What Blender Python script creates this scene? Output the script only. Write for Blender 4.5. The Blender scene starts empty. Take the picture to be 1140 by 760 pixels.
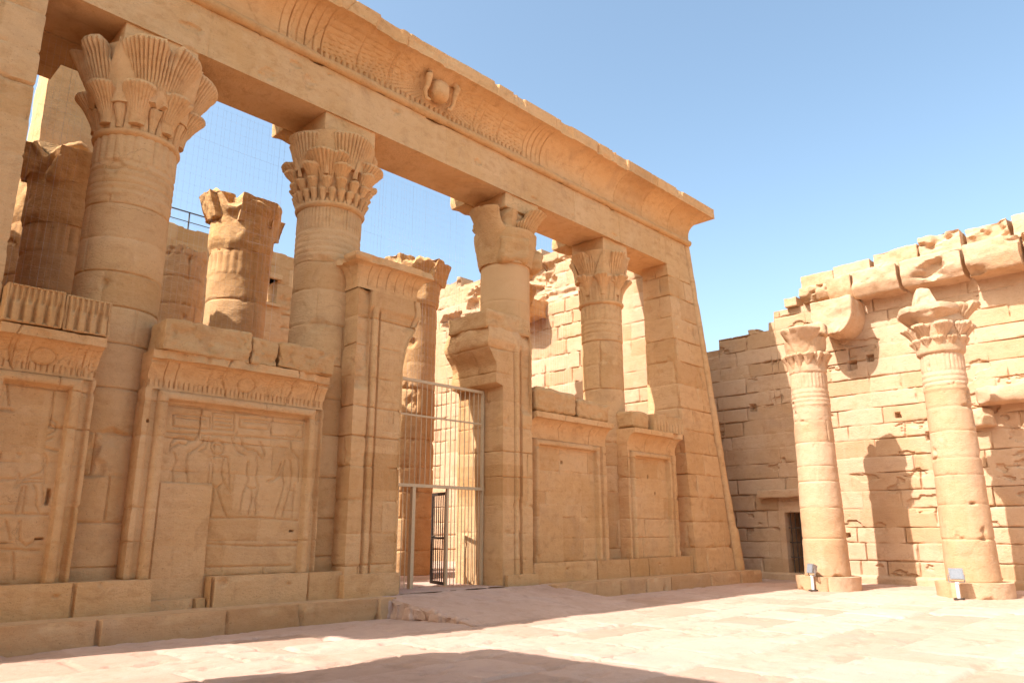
import bpy, math, random
import numpy as np

# ------------------------------------------------------------------ camera, world, sun, exposure
SC = bpy.context.scene
COL = SC.collection
R = math.radians
cam_d = bpy.data.cameras.new("camera")
cam = bpy.data.objects.new("camera", cam_d)
COL.objects.link(cam)
cam_d.sensor_width = 36.0
cam_d.lens = 26.34
cam_d.clip_start = 0.05
cam_d.clip_end = 5000
cam.location = (0, 0, 1.6)
cam.rotation_euler = (R(90 + 14.26), 0, R(44.18 - 90))
SC.camera = cam

SUN = (1.0, -0.2326, -1.12)                       # the way the light travels
sun_el = math.atan2(1.12, math.hypot(1.0, 0.2326))
sun_az = math.atan2(-SUN[0], -SUN[1])             # clockwise from +Y
world = bpy.data.worlds.new("World")
SC.world = world
world.use_nodes = True
wn, wl = world.node_tree.nodes, world.node_tree.links
wn.clear()
sky = wn.new("ShaderNodeTexSky")
sky.sky_type = 'NISHITA'
sky.sun_disc = False
sky.sun_elevation = sun_el
sky.sun_rotation = sun_az
sky.altitude = 100
sky.air_density = 1.0
sky.dust_density = 3.0
sky.ozone_density = 0.3
bg = wn.new("ShaderNodeBackground")
bg.inputs[1].default_value = 0.148
wo = wn.new("ShaderNodeOutputWorld")
tint = wn.new("ShaderNodeMix"); tint.data_type = 'RGBA'; tint.blend_type = 'MULTIPLY'; tint.inputs[0].default_value = 1.0
tint.inputs[7].default_value = (1.0, 1.05, .97, 1)
wl.new(sky.outputs[0], tint.inputs[6]); wl.new(tint.outputs[2], bg.inputs[0])
wl.new(bg.outputs[0], wo.inputs[0])
sd = bpy.data.lights.new("sun", 'SUN')
sd.energy = 4.15
sd.angle = R(0.5)
sd.color = (1.0, 0.915, 0.90)
sun = bpy.data.objects.new("sun", sd)
COL.objects.link(sun)
from mathutils import Vector
sun.rotation_euler = Vector(SUN).to_track_quat('-Z', 'Y').to_euler()
sun.location = (-30, 8, 40)
SC.view_settings.view_transform = 'Standard'
SC.view_settings.look = 'None'
SC.view_settings.exposure = 1.15
SC.view_settings.gamma = 1.0
SC.view_settings.use_curve_mapping = False
SC.cycles.max_bounces = 8
SC.cycles.diffuse_bounces = 6

# ------------------------------------------------------------------ noise
def _h(ix, iy, iz, s):
    n = (ix.astype(np.uint32) * np.uint32(73856093)) ^ (iy.astype(np.uint32) * np.uint32(19349663)) ^ (iz.astype(np.uint32) * np.uint32(83492791)) ^ np.uint32((s * 2654435761) & 0xffffffff)
    n = (n ^ (n >> np.uint32(13))) * np.uint32(1274126177)
    n = (n ^ (n >> np.uint32(16))) * np.uint32(2246822519)
    n ^= n >> np.uint32(15)
    return n.astype(np.float32) / np.float32(4294967295.0) * 2 - 1

def noise(x, y, z=0.0, s=0):
    x, y, z = np.broadcast_arrays(np.asarray(x, np.float32), np.asarray(y, np.float32), np.asarray(z, np.float32))
    fx, fy, fz = np.floor(x), np.floor(y), np.floor(z)
    ix, iy, iz = fx.astype(np.int64), fy.astype(np.int64), fz.astype(np.int64)
    tx, ty, tz = x - fx, y - fy, z - fz
    tx = tx * tx * (3 - 2 * tx); ty = ty * ty * (3 - 2 * ty); tz = tz * tz * (3 - 2 * tz)
    o = 0
    for a in (0, 1):
        wx = tx if a else 1 - tx
        for b in (0, 1):
            wy = ty if b else 1 - ty
            for c in (0, 1):
                wz = tz if c else 1 - tz
                o = o + _h(ix + a, iy + b, iz + c, s) * wx * wy * wz
    return o

def fbm(x, y, z=0.0, s=0, o=4):
    t, a, f, n = 0, 1.0, 1.0, 0
    for k in range(o):
        t = t + a * noise(np.asarray(x) * f, np.asarray(y) * f, np.asarray(z) * f, s + k * 17)
        n += a; a *= 0.5; f *= 2.03
    return t / n

def smooth(a, b, x):
    t = np.clip((x - a) / (b - a), 0, 1)
    return t * t * (3 - 2 * t)

# ------------------------------------------------------------------ mesh builder
class MB:
    def __init__(s):
        s.v, s.t, s.q, s.n, s.ng = [], [], [], 0, []
    def add(s, P, tone=0.0):
        P = np.asarray(P, np.float32).reshape(-1, 3)
        s.v.append(P)
        s.t.append(np.broadcast_to(np.asarray(tone, np.float32).reshape(-1) if np.ndim(tone) else np.float32(tone), (len(P),)).astype(np.float32))
        k = s.n; s.n += len(P)
        return k
    def grid(s, P, tone=0.0, wrap=False, flip=False, keep=None):
        P = np.asarray(P, np.float32)
        nu, nv = P.shape[:2]
        k = s.add(P, tone if np.ndim(tone) == 0 else np.asarray(tone).reshape(-1))
        I = (np.arange(nu * nv).reshape(nu, nv) + k)
        if wrap: I = np.vstack([I, I[:1]])
        Q = np.stack([I[:-1, :-1], I[1:, :-1], I[1:, 1:], I[:-1, 1:]], -1)
        if keep is not None: Q = Q[keep]
        Q = Q.reshape(-1, 4)
        s.q.append(Q[:, ::-1] if flip else Q)
        return I
    def quads(s, Q):
        s.q.append(np.asarray(Q, np.int64).reshape(-1, 4))
    def box(s, x0, x1, y0, y1, z0, z1, tone=0.0):
        k = s.add([(x, y, z) for z in (z0, z1) for x, y in ((x0, y0), (x1, y0), (x1, y1), (x0, y1))], tone)
        s.quads(np.array([[0, 3, 2, 1], [4, 5, 6, 7], [0, 1, 5, 4], [1, 2, 6, 5], [2, 3, 7, 6], [3, 0, 4, 7]]) + k)
    def bar(s, a, b, r, n=8, r2=None, tone=0.0):
        a, b = np.array(a, float), np.array(b, float)
        d = b - a; d /= np.linalg.norm(d)
        u = np.cross(d, (0, 0, 1) if abs(d[2]) < .9 else (1, 0, 0)); u /= np.linalg.norm(u); w = np.cross(d, u)
        t = np.arange(n) / n * 2 * math.pi + math.pi / n
        c = np.cos(t)[:, None] * u + np.sin(t)[:, None] * w
        r2 = r if r2 is None else r2
        I = s.grid(np.stack([a + c * r, b + c * r2], 1), tone, wrap=True)
        s.ng.append(list(I[:-1, 0])[::-1]); s.ng.append(list(I[:-1, 1]))
    def sweep(s, pts, r, n=10, tone=0.0):
        pts = np.array(pts, float); r = np.broadcast_to(r, (len(pts),))
        d = np.gradient(pts, axis=0); d /= np.linalg.norm(d, axis=1)[:, None]
        up = np.array([0.13, 0.21, 1.0]) if abs(d[0][2]) < .85 else np.array([1, .2, 0.1])
        u = np.cross(d, up); u /= np.linalg.norm(u, axis=1)[:, None]; w = np.cross(d, u)
        t = np.arange(n) / n * 2 * math.pi
        P = pts[None] + r[None, :, None] * (np.cos(t)[:, None, None] * u[None] + np.sin(t)[:, None, None] * w[None])
        I = s.grid(P, tone, wrap=True)
        s.ng.append(list(I[:-1, 0])[::-1]); s.ng.append(list(I[:-1, -1]))
        return I
    def build(s, name, mat, parent=None, sharp=38, loc=None):
        V = np.concatenate(s.v) if s.v else np.zeros((0, 3), np.float32)
        if loc is not None: V = V - np.array(loc, np.float32)
        me = bpy.data.meshes.new(name)
        Q = np.concatenate(s.q) if s.q else np.zeros((0, 4), np.int64)
        sizes = np.concatenate([np.full(len(Q), 4), np.array([len(g) for g in s.ng], np.int64)]) if s.ng else np.full(len(Q), 4)
        loops = np.concatenate([Q.reshape(-1)] + [np.array(g, np.int64) for g in s.ng])
        me.vertices.add(len(V)); me.vertices.foreach_set("co", V.reshape(-1).astype(np.float32))
        me.loops.add(len(loops)); me.loops.foreach_set("vertex_index", loops.astype(np.int32))
        me.polygons.add(len(sizes))
        me.polygons.foreach_set("loop_start", (np.cumsum(sizes) - sizes).astype(np.int32))
        me.update(calc_edges=True)
        at = me.attributes.new("tone", 'FLOAT', 'POINT')
        at.data.foreach_set("value", np.concatenate(s.t).astype(np.float32))
        me.polygons.foreach_set("use_smooth", np.ones(len(sizes), bool))
        if sharp: me.set_sharp_from_angle(angle=R(sharp))
        me.materials.append(mat)
        o = bpy.data.objects.new(name, me)
        COL.objects.link(o)
        if parent is not None: o.parent = parent
        elif loc is not None: o.location = loc
        return o

def thing(name, label, cat, loc=(0, 0, 0), group=None):
    o = bpy.data.objects.new(name, None)
    COL.objects.link(o); o.location = loc
    o.empty_display_size = .3
    return tag(o, label, cat, group)
def tag(o, label, cat, group=None):
    o['label'] = label; o['category'] = cat; o['kind'] = 'thing'
    if group: o['group'] = group
    return o
def setting(o, kind='structure'):
    o['kind'] = kind
    return o
def under(parent, mb, name, mat, **k):
    """a part: its vertices were written in world space, the parent's location is taken off"""
    return mb.build(name, mat, parent, loc=tuple(parent.matrix_basis.translation) if parent.parent is None else k.pop('base', (0, 0, 0)), **k)

# ------------------------------------------------------------------ materials
def stone(name, c1, c2, c3, bump=.8, band=.22, rough=.92, grain=1.6, spots=1.0, crk=1.0):
    m = bpy.data.materials.new(name); m.use_nodes = True
    n, l = m.node_tree.nodes, m.node_tree.links
    n.clear()
    out = n.new("ShaderNodeOutputMaterial"); b = n.new("ShaderNodeBsdfPrincipled")
    b.inputs['Roughness'].default_value = rough
    b.inputs['Specular IOR Level'].default_value = .18
    l.new(b.outputs[0], out.inputs[0])
    geo = n.new("ShaderNodeNewGeometry")
    def nz(scale, det=4, stretch=None, rgh=.55, dist=0):
        x = n.new("ShaderNodeTexNoise"); x.inputs['Scale'].default_value = scale; x.inputs['Detail'].default_value = det
        x.inputs['Roughness'].default_value = rgh; x.inputs['Distortion'].default_value = dist
        if stretch:
            mp = n.new("ShaderNodeMapping"); mp.inputs['Scale'].default_value = stretch
            l.new(geo.outputs['Position'], mp.inputs[0]); l.new(mp.outputs[0], x.inputs['Vector'])
        else: l.new(geo.outputs['Position'], x.inputs['Vector'])
        return x.outputs[0]
    def rng(src, a, bb, lo, hi):
        x = n.new("ShaderNodeMapRange"); x.inputs[1].default_value = a; x.inputs[2].default_value = bb
        x.inputs[3].default_value = lo; x.inputs[4].default_value = hi
        l.new(src, x.inputs[0]); return x.outputs[0]
    def mix(f, a, bb, mode='MIX'):
        x = n.new("ShaderNodeMix"); x.data_type = 'RGBA'; x.blend_type = mode
        if isinstance(f, float): x.inputs[0].default_value = f
        else: l.new(f, x.inputs[0])
        for i, q in ((6, a), (7, bb)):
            if isinstance(q, tuple): x.inputs[i].default_value = (*q, 1)
            else: l.new(q, x.inputs[i])
        return x.outputs[2]
    def mul(a, k):
        x = n.new("ShaderNodeMath"); x.operation = 'MULTIPLY'; l.new(a, x.inputs[0])
        if isinstance(k, float): x.inputs[1].default_value = k
        else: l.new(k, x.inputs[1])
        return x.outputs[0]
    at = n.new("ShaderNodeAttribute"); at.attribute_name = "tone"
    tone = at.outputs['Fac']
    base = mix(rng(nz(.45, 5, dist=.6), .36, .64, 0, 1), c1, c2)
    base = mix(mul(rng(nz(3.4, 7, (1, 1, 1.5), .68, .4), .50, .66, 0, 1), .55), base, c3)
    base = mix(mul(rng(nz(4.1, 6, (1, 1, 1.3), .65), .54, .70, 0, 1), .45), base, (c2[0] * 1.06, c2[1] * 1.1, c2[2] * 1.2))
    # bedding planes: thin layers of the sandstone
    base = mix(mul(rng(nz(1.6, 5, (.35, .35, 5.5), .6), .42, .68, 0, 1), band), base, c3)
    # block to block differences
    base = mix(rng(tone, 0, 1, 0, .8), base, c2)
    base = mix(rng(tone, 0, -1, 0, .75), base, c3)
    # grey weathered skin in patches
    base = mix(mul(rng(nz(.9, 6, dist=.8), .55, .68, 0, 1), .30 * spots), base, (c3[0] * .82, c3[1] * .95, c3[2] * 1.35))
    # brown iron stains and small dark pits
    base = mix(mul(rng(nz(2.3, 6, dist=1.2), .58, .75, 0, 1), .35 * spots), base, (c3[0] * .62, c3[1] * .55, c3[2] * .5))
    base = mix(mul(rng(nz(34, 3), .64, .74, 0, 1), .6 * spots), base, (c3[0] * .45, c3[1] * .4, c3[2] * .36))
    # streaks of washed down dust
    base = mix(mul(rng(nz(2.2, 4, (2.6, 2.6, .3)), .56, .72, 0, 1), .22), base, (c2[0] * 1.08, c2[1] * 1.1, c2[2] * 1.15))
    base = mix(mul(rng(nz(90, 2), .3, .7, 0, 1), .16 * grain), base, (c3[0] * .8, c3[1] * .78, c3[2] * .75))
    vo = n.new("ShaderNodeTexVoronoi"); vo.feature = 'DISTANCE_TO_EDGE'; vo.inputs['Scale'].default_value = .9
    va = n.new("ShaderNodeVectorMath"); va.operation = 'MULTIPLY_ADD'; va.inputs[1].default_value = (.9, .9, .35)
    nn = n.new("ShaderNodeTexNoise"); nn.inputs['Scale'].default_value = 2.6; nn.inputs['Detail'].default_value = 8; nn.inputs['Roughness'].default_value = .7
    l.new(geo.outputs['Position'], nn.inputs['Vector']); l.new(nn.outputs['Color'], va.inputs[0]); l.new(geo.outputs['Position'], va.inputs[2])
    l.new(va.outputs[0], vo.inputs['Vector'])
    crack = mul(rng(vo.outputs['Distance'], 0.0, .009, 1, 0), rng(nz(.55, 3), .60, .66, 0, 1))
    base = mix(mul(crack, .5 * crk), base, (c3[0] * .3, c3[1] * .26, c3[2] * .22))
    l.new(base, b.inputs['Base Color'])
    h = n.new("ShaderNodeMath"); h.operation = 'ADD'
    l.new(mul(nz(14, 6, (1, 1, 1.8), .65), 1.0), h.inputs[0]); l.new(mul(nz(75, 3), .35), h.inputs[1])
    bp = n.new("ShaderNodeBump"); bp.inputs['Strength'].default_value = bump; bp.inputs['Distance'].default_value = .03
    l.new(h.outputs[0], bp.inputs['Height']); l.new(bp.outputs[0], b.inputs['Normal'])
    return m

def plain(name, c, rough=.5, metal=0.0, noise_amt=.25, scale=30):
    m = bpy.data.materials.new(name); m.use_nodes = True
    n, l = m.node_tree.nodes, m.node_tree.links
    b = n['Principled BSDF']
    b.inputs['Roughness'].default_value = rough; b.inputs['Metallic'].default_value = metal
    x = n.new("ShaderNodeTexNoise"); x.inputs['Scale'].default_value = scale; x.inputs['Detail'].default_value = 4
    tc = n.new("ShaderNodeNewGeometry"); l.new(tc.outputs['Position'], x.inputs['Vector'])
    r = n.new("ShaderNodeValToRGB")
    r.color_ramp.elements[0].position = .3; r.color_ramp.elements[1].position = .7
    r.color_ramp.elements[0].color = tuple(v * (1 - noise_amt) for v in c) + (1,)
    r.color_ramp.elements[1].color = tuple(min(1, v * (1 + noise_amt)) for v in c) + (1,)
    l.new(x.outputs[0], r.inputs[0]); l.new(r.outputs[0], b.inputs['Base Color'])
    return m

M_FAC = stone("facade_sandstone", (.65, .388, .168), (.70, .455, .235), (.49, .262, .098))
M_CAP = stone("capital_sandstone", (.65, .380, .162), (.70, .445, .22), (.47, .245, .088), bump=.6, band=.15)
M_RUF = stone("rough_sandstone", (.60, .355, .15), (.64, .41, .20), (.47, .25, .092), bump=.8, band=.3, spots=.9)
M_WAL = stone("court_sandstone", (.54, .352, .200), (.59, .41, .265), (.44, .262, .130), bump=.6, band=.25)
M_INN = stone("inner_sandstone", (.57, .340, .15), (.62, .395, .20), (.45, .24, .09), bump=.7, band=.25, spots=.9)
M_FLR = stone("court_paving", (.515, .340, .245), (.565, .39, .295), (.40, .255, .172), bump=.4, band=.0, spots=.5, crk=.5)
M_GND = stone("desert_ground", (.56, .37, .26), (.60, .41, .30), (.50, .32, .22), bump=.5, band=.0)
M_STP = stone("step_sandstone", (.57, .345, .165), (.62, .40, .215), (.46, .255, .11), bump=.5, band=.3)
M_PLAST = stone("repair_mortar", (.60, .365, .17), (.63, .395, .195), (.56, .325, .14), bump=.12, band=.1, spots=.2)
M_GATE = plain("painted_gate_iron", (.55, .42, .25), .6, 0, .08)
M_DARK = plain("dark_iron", (.075, .055, .04), .6, .5)
M_GREY = plain("grey_lamp_metal", (.34, .33, .31), .45, .6)
M_WHITE = plain("white_lamp_paint", (.72, .70, .66), .5, 0, .06)
M_GLASS = plain("lamp_glass", (.22, .24, .255), .5, 0, .1)
M_NET = plain("netting_cord", (.50, .49, .48), .8)

# ------------------------------------------------------------------ masonry relief
class Blocks:
    """courses of blocks over a (u, z) face"""
    def __init__(s, z0, z1, hmin, hmax, lmin, lmax, seed, jw=.014, jd=.022, off=.008, chip=.5, courses=None, u0=-60, u1=60, gappy=.5, wp=.012):
        s.wp = wp
        rn = random.Random(seed)
        if courses is None:
            courses = [z0]
            while courses[-1] < z1: courses.append(courses[-1] + rn.uniform(hmin, hmax))
        s.c = np.array(courses)
        s.b = []
        for k in range(len(courses)):
            x = [u0 + rn.uniform(0, lmax)]
            while x[-1] < u1: x.append(x[-1] + rn.uniform(lmin, lmax))
            s.b.append(np.array([u0 - lmax] + x))
        s.seed, s.jw, s.jd, s.off, s.chip, s.gappy = seed, jw, jd, off, chip, gappy
    def __call__(s, U, Z):
        sd = s.seed
        wu = U + s.wp * fbm(U * 2.2, Z * 2.2, 0, sd + 5, 3)
        wz = Z + s.wp * fbm(U * 1.7, Z * 1.7, 3, sd + 6, 3)
        ci = np.clip(np.searchsorted(s.c, wz, 'right') - 1, 0, len(s.c) - 1)
        dv = np.full(U.shape, 9.0); bid = np.zeros(U.shape, np.int64)
        for k in np.unique(ci):
            mk = ci == k
            b = s.b[k]; x = wu[mk]
            i = np.clip(np.searchsorted(b, x, 'right') - 1, 0, len(b) - 2)
            dv[mk] = np.minimum(x - b[i], b[i + 1] - x); bid[mk] = i + k * 977
        lo = s.c[ci]; hi = s.c[np.minimum(ci + 1, len(s.c) - 1)]
        dh = np.minimum(wz - lo, np.where(hi > lo, hi - wz, 9))
        d = np.minimum(dv, dh)
        rnd = _h(bid, bid * 0 + 3, bid * 0, sd); rnd2 = _h(bid, bid * 0 + 7, bid * 0, sd); rnd3 = _h(bid, bid * 0 + 11, bid * 0, sd)
        width = s.jw * (1 + s.gappy * 1.1 * fbm(U * 1.3, Z * 1.3, 7, sd + 9, 3) + s.gappy * .6 * noise(U * 7, Z * 7, 0, sd + 2))
        width = np.maximum(width, s.jw * .22)
        deep = 1 + 1.3 * s.gappy * np.clip(fbm(U * .9, Z * .9, 2, sd + 31, 3) * 2.2, -.6, 1.6)
        H = -s.jd * deep * np.exp(-(d / width) ** 2)
        H = H + s.off * rnd
        # each face is dressed a little out of true
        H = H + s.off * .7 * (rnd2 * np.clip(dv, 0, 1) + rnd3 * np.clip(dh, 0, .5) * 2)
        # rounded arrises, broken corners
        H = H - .004 * np.exp(-(d / .03) ** 2)
        ch = fbm(U * 2.6, Z * 2.6, 4, sd + 40, 4)
        H = H - s.chip * .09 * smooth(.26, .60, ch + .25 * np.exp(-(d / .07) ** 2) - .12)
        return H, rnd * .8

def surf(U, Z, s, a=.006, f=2.5):
    return a * fbm(U * f, Z * f, 0, s, 5) + a * 1.6 * fbm(U * .5, Z * .5, 5, s + 3, 3)

def wrap(mb, pb, pt, z0, z1, res, fn=None, prof=None, closed=True, resz=None, topcap=True, botcap=False, post=None):
    """a dressed block: plan polyline pb (bottom) to pt (top), outward is to the right of travel;
    prof(t)->(z, e): t in 0..1, e pushes outward; fn(U, Z)->(H, tone)"""
    pb, pt = np.array(pb, float), np.array(pt, float)
    seg = np.linalg.norm(np.diff(pb, axis=0), axis=1)
    B, T, N, U, acc = [], [], [], [], 0
    dirs = np.diff(pb, axis=0) / seg[:, None]
    nrm = np.stack([dirs[:, 1], -dirs[:, 0]], 1)
    for k in range(len(seg)):
        n = max(1, int(math.ceil(seg[k] / res)))
        t = np.arange(n + (1 if k == len(seg) - 1 else 0)) / n
        B.append(pb[k] + (pb[k + 1] - pb[k]) * t[:, None]); T.append(pt[k] + (pt[k + 1] - pt[k]) * t[:, None])
        nn = np.repeat(nrm[k][None], len(t), 0)
        if k > 0:
            m = nrm[k] + nrm[k - 1]; m /= max(.3, np.dot(m, nrm[k])); nn[0] = m
        N.append(nn); U.append(acc + seg[k] * t); acc += seg[k]
    B, T, N, U = np.concatenate(B), np.concatenate(T), np.concatenate(N), np.concatenate(U)
    if prof is None:
        nv = max(2, int(math.ceil((z1 - z0) / (resz or res))) + 1)
        Z = np.linspace(z0, z1, nv); E = np.zeros(nv)
    else:
        nv = max(4, int(math.ceil(prof('len') / (resz or res))) + 1)
        zz = [prof(t) for t in np.linspace(0, 1, nv)]
        Z = np.array([q[0] for q in zz]); E = np.array([q[1] for q in zz])
    k = ((Z - z0) / (z1 - z0))[None, :, None]
    XY = B[:, None] * (1 - k) + T[:, None] * k
    UU, ZZ = np.broadcast_arrays(U[:, None], Z[None])
    H, tone = fn(UU, ZZ) if fn else (0 * UU, 0.0)
    tone = np.broadcast_to(tone, UU.shape)
    XY = XY + N[:, None] * (E[None, :, None] + H[..., None])
    P = np.concatenate([XY, ZZ[..., None]], -1)
    if post is not None: P = post(P)
    I = mb.grid(P, tone)
    if closed:
        mb.quads(np.stack([I[-1, :-1], I[0, :-1], I[0, 1:], I[-1, 1:]], -1))
    if topcap: mb.ng.append(list(I[:, -1]))
    if botcap: mb.ng.append(list(I[:, 0])[::-1])
    return P

def uoff(pb, k):
    pb = np.array(pb, float)
    return float(np.linalg.norm(np.diff(pb, axis=0), axis=1)[:k].sum())

def slab(mb, o, ud, nd, u0, u1, z0, ztop, res, fn, thick, res2=None):
    """a wall with its front relief: o is (x, y), ud along, nd outward; ztop may vary with u"""
    o, ud, nd = np.array(o, float), np.array(ud, float), np.array(nd, float)
    nu = int((u1 - u0) / res) + 2
    U = np.linspace(u0, u1, nu)
    zt = ztop(U) if callable(ztop) else np.full(nu, float(ztop))
    nv = int((zt.max() - z0) / (res2 or res)) + 2
    t = np.linspace(0, 1, nv)
    Z = z0 + (zt[:, None] - z0) * t[None]
    UU = np.broadcast_to(U[:, None], Z.shape)
    H, tone = fn(UU, Z)
    tone = np.broadcast_to(tone, Z.shape)
    XY = o + UU[..., None] * ud + H[..., None] * nd
    I = mb.grid(np.concatenate([XY, Z[..., None]], -1), tone)
    flip = np.cross(np.append(ud, 0), (0, 0, 1)) @ np.append(nd, 0) < 0
    if flip: mb.q[-1] = mb.q[-1][:, ::-1]
    # back, top, ends
    XB = o + U[:, None] * ud - thick * nd
    b0 = mb.add(np.concatenate([XB, np.full((nu, 1), z0)], 1)); b1 = mb.add(np.concatenate([XB, zt[:, None]], 1))
    i = np.arange(nu - 1)
    q = [np.stack([b0 + i + 1, b0 + i, b1 + i, b1 + i + 1], -1), np.stack([I[:-1, -1], I[1:, -1], b1 + i + 1, b1 + i], -1)]
    for qq in q: mb.quads(qq[:, ::-1] if flip else qq)
    for c, s in ((0, 1), (nu - 1, -1)):
        g = [b0 + c] + list(I[c, :]) + [b1 + c]
        mb.ng.append(g if (s > 0) != flip else g[::-1])

def rough_block(mb, c, dim, seed, amp=.05, rnd=.06, n=14, f=1.6, rot=0.0, tone=0.0, pits=0.0, deco=None, post=None):
    """a weathered block: rounded box, every face broken up"""
    c, h = np.array(c, float), np.array(dim, float) / 2
    m = h.max() * 2
    ns = [max(3, int(n * 2 * q / m)) for q in h]
    pts, faces, key, dirs = [], [], {}, []
    def vid(p):
        k = tuple(np.round(p, 5))
        if k not in key: key[k] = len(pts); pts.append(p)
        return key[k]
    for ax in range(3):
        a, b = (ax + 1) % 3, (ax + 2) % 3
        for sg in (-1, 1):
            ga = np.linspace(-h[a], h[a], ns[a] + 1); gb = np.linspace(-h[b], h[b], ns[b] + 1)
            ids = np.zeros((len(ga), len(gb)), int)
            for i, x in enumerate(ga):
                for j, y in enumerate(gb):
                    p = np.zeros(3); p[ax] = sg * h[ax]; p[a] = x; p[b] = y
                    ids[i, j] = vid(p)
            q = np.stack([ids[:-1, :-1], ids[1:, :-1], ids[1:, 1:], ids[:-1, 1:]], -1).reshape(-1, 4)
            faces.append(q if sg > 0 else q[:, ::-1])
    P = np.array(pts)
    r = min(rnd, h.min() * .9)
    inner = np.clip(P, -(h - r), h - r)
    d = P - inner; L = np.linalg.norm(d, axis=1)[:, None]; d = d / np.maximum(L, 1e-6)
    P = inner + d * r
    W = P + c
    nz = fbm(W[:, 0] * f, W[:, 1] * f, W[:, 2] * f, seed, 5) + .6 * np.abs(noise(W[:, 0] * f * .6, W[:, 1] * f * .6, W[:, 2] * f * .6, seed + 9)) - .3
    P = P + d * (amp * nz)[:, None]
    if pits:
        pz = fbm(W[:, 0] * 9, W[:, 1] * 9, W[:, 2] * 9, seed + 4, 3)
        P = P - d * (pits * np.clip(pz, 0, 1))[:, None]
    if deco is not None: P = P + d * deco(P, d)[:, None]
    if post is not None: P = post(P)
    cs, sn = math.cos(rot), math.sin(rot)
    P = np.stack([P[:, 0] * cs - P[:, 1] * sn, P[:, 0] * sn + P[:, 1] * cs, P[:, 2]], 1) + c
    k = mb.add(P, tone)
    for q in faces: mb.quads(q + k)

# ------------------------------------------------------------------ carving
def lines_groove(U, Z, lines, w=.016, d=.012):
    D = np.full(U.shape, 9.0)
    for ln in lines:
        for (a, b), (c, e) in zip(ln[:-1], ln[1:]):
            dx, dz = c - a, e - b
            t = np.clip(((U - a) * dx + (Z - b) * dz) / (dx * dx + dz * dz + 1e-9), 0, 1)
            D = np.minimum(D, np.hypot(U - a - t * dx, Z - b - t * dz))
    return -d * np.exp(-(D / w) ** 2)

def winged_disc(U, V, uc, v0, v1, half, d=.02, disc=True):
    """feathers either side of a disc on a cavetto, u along, v up the moulding (v0 foot, v1 lip)"""
    s = np.abs(U - uc); t = (V - v0) / (v1 - v0)
    H = np.zeros(U.shape)
    r = (v1 - v0) * .34
    m = (s < half) & (s > r * 1.2) & (t > .16) & (t < .97)
    # feathers fan out from the disc in two registers
    ang = np.arctan2((t - .72) * (v1 - v0) * 2.2, s)
    g = np.abs(np.sin(ang * 26 + .0))
    feather = -d * smooth(.45, .0, g)
    far = smooth(half * .42, half * .46, s)
    g2 = np.abs(np.sin((t - .93) / (.30 + .70 * s / half) * math.pi * 8))
    feather = feather * (1 - far) - d * smooth(.4, 0, g2) * far
    H = np.where(m, feather, H)
    for q in (.44, .72):
        H = H - np.where((t > .2) & (t < .95), d * np.exp(-((s - half * q) / .02) ** 2), 0)
    return H

def palm_ribs(U, V, u0, u1, n, v0, v1, d=.025):
    t = (U - u0) / (u1 - u0)
    m = (t > 0) & (t < 1) & (V > v0 + .02) & (V < v1)
    return np.where(m, -d * smooth(.35, 0, np.abs(np.sin(t * math.pi * n))), 0)

def teeth(U, V, pitch, v0, v1, d=.03):
    """a row of small uraei or reeds at the foot of the moulding"""
    m = smooth(v0, v0 + .03, V) * smooth(v1 + .03, v1, V)
    g = np.abs(((U / pitch) % 1) - .5) * 2
    return -d * m * smooth(.55, .95, g)

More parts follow.
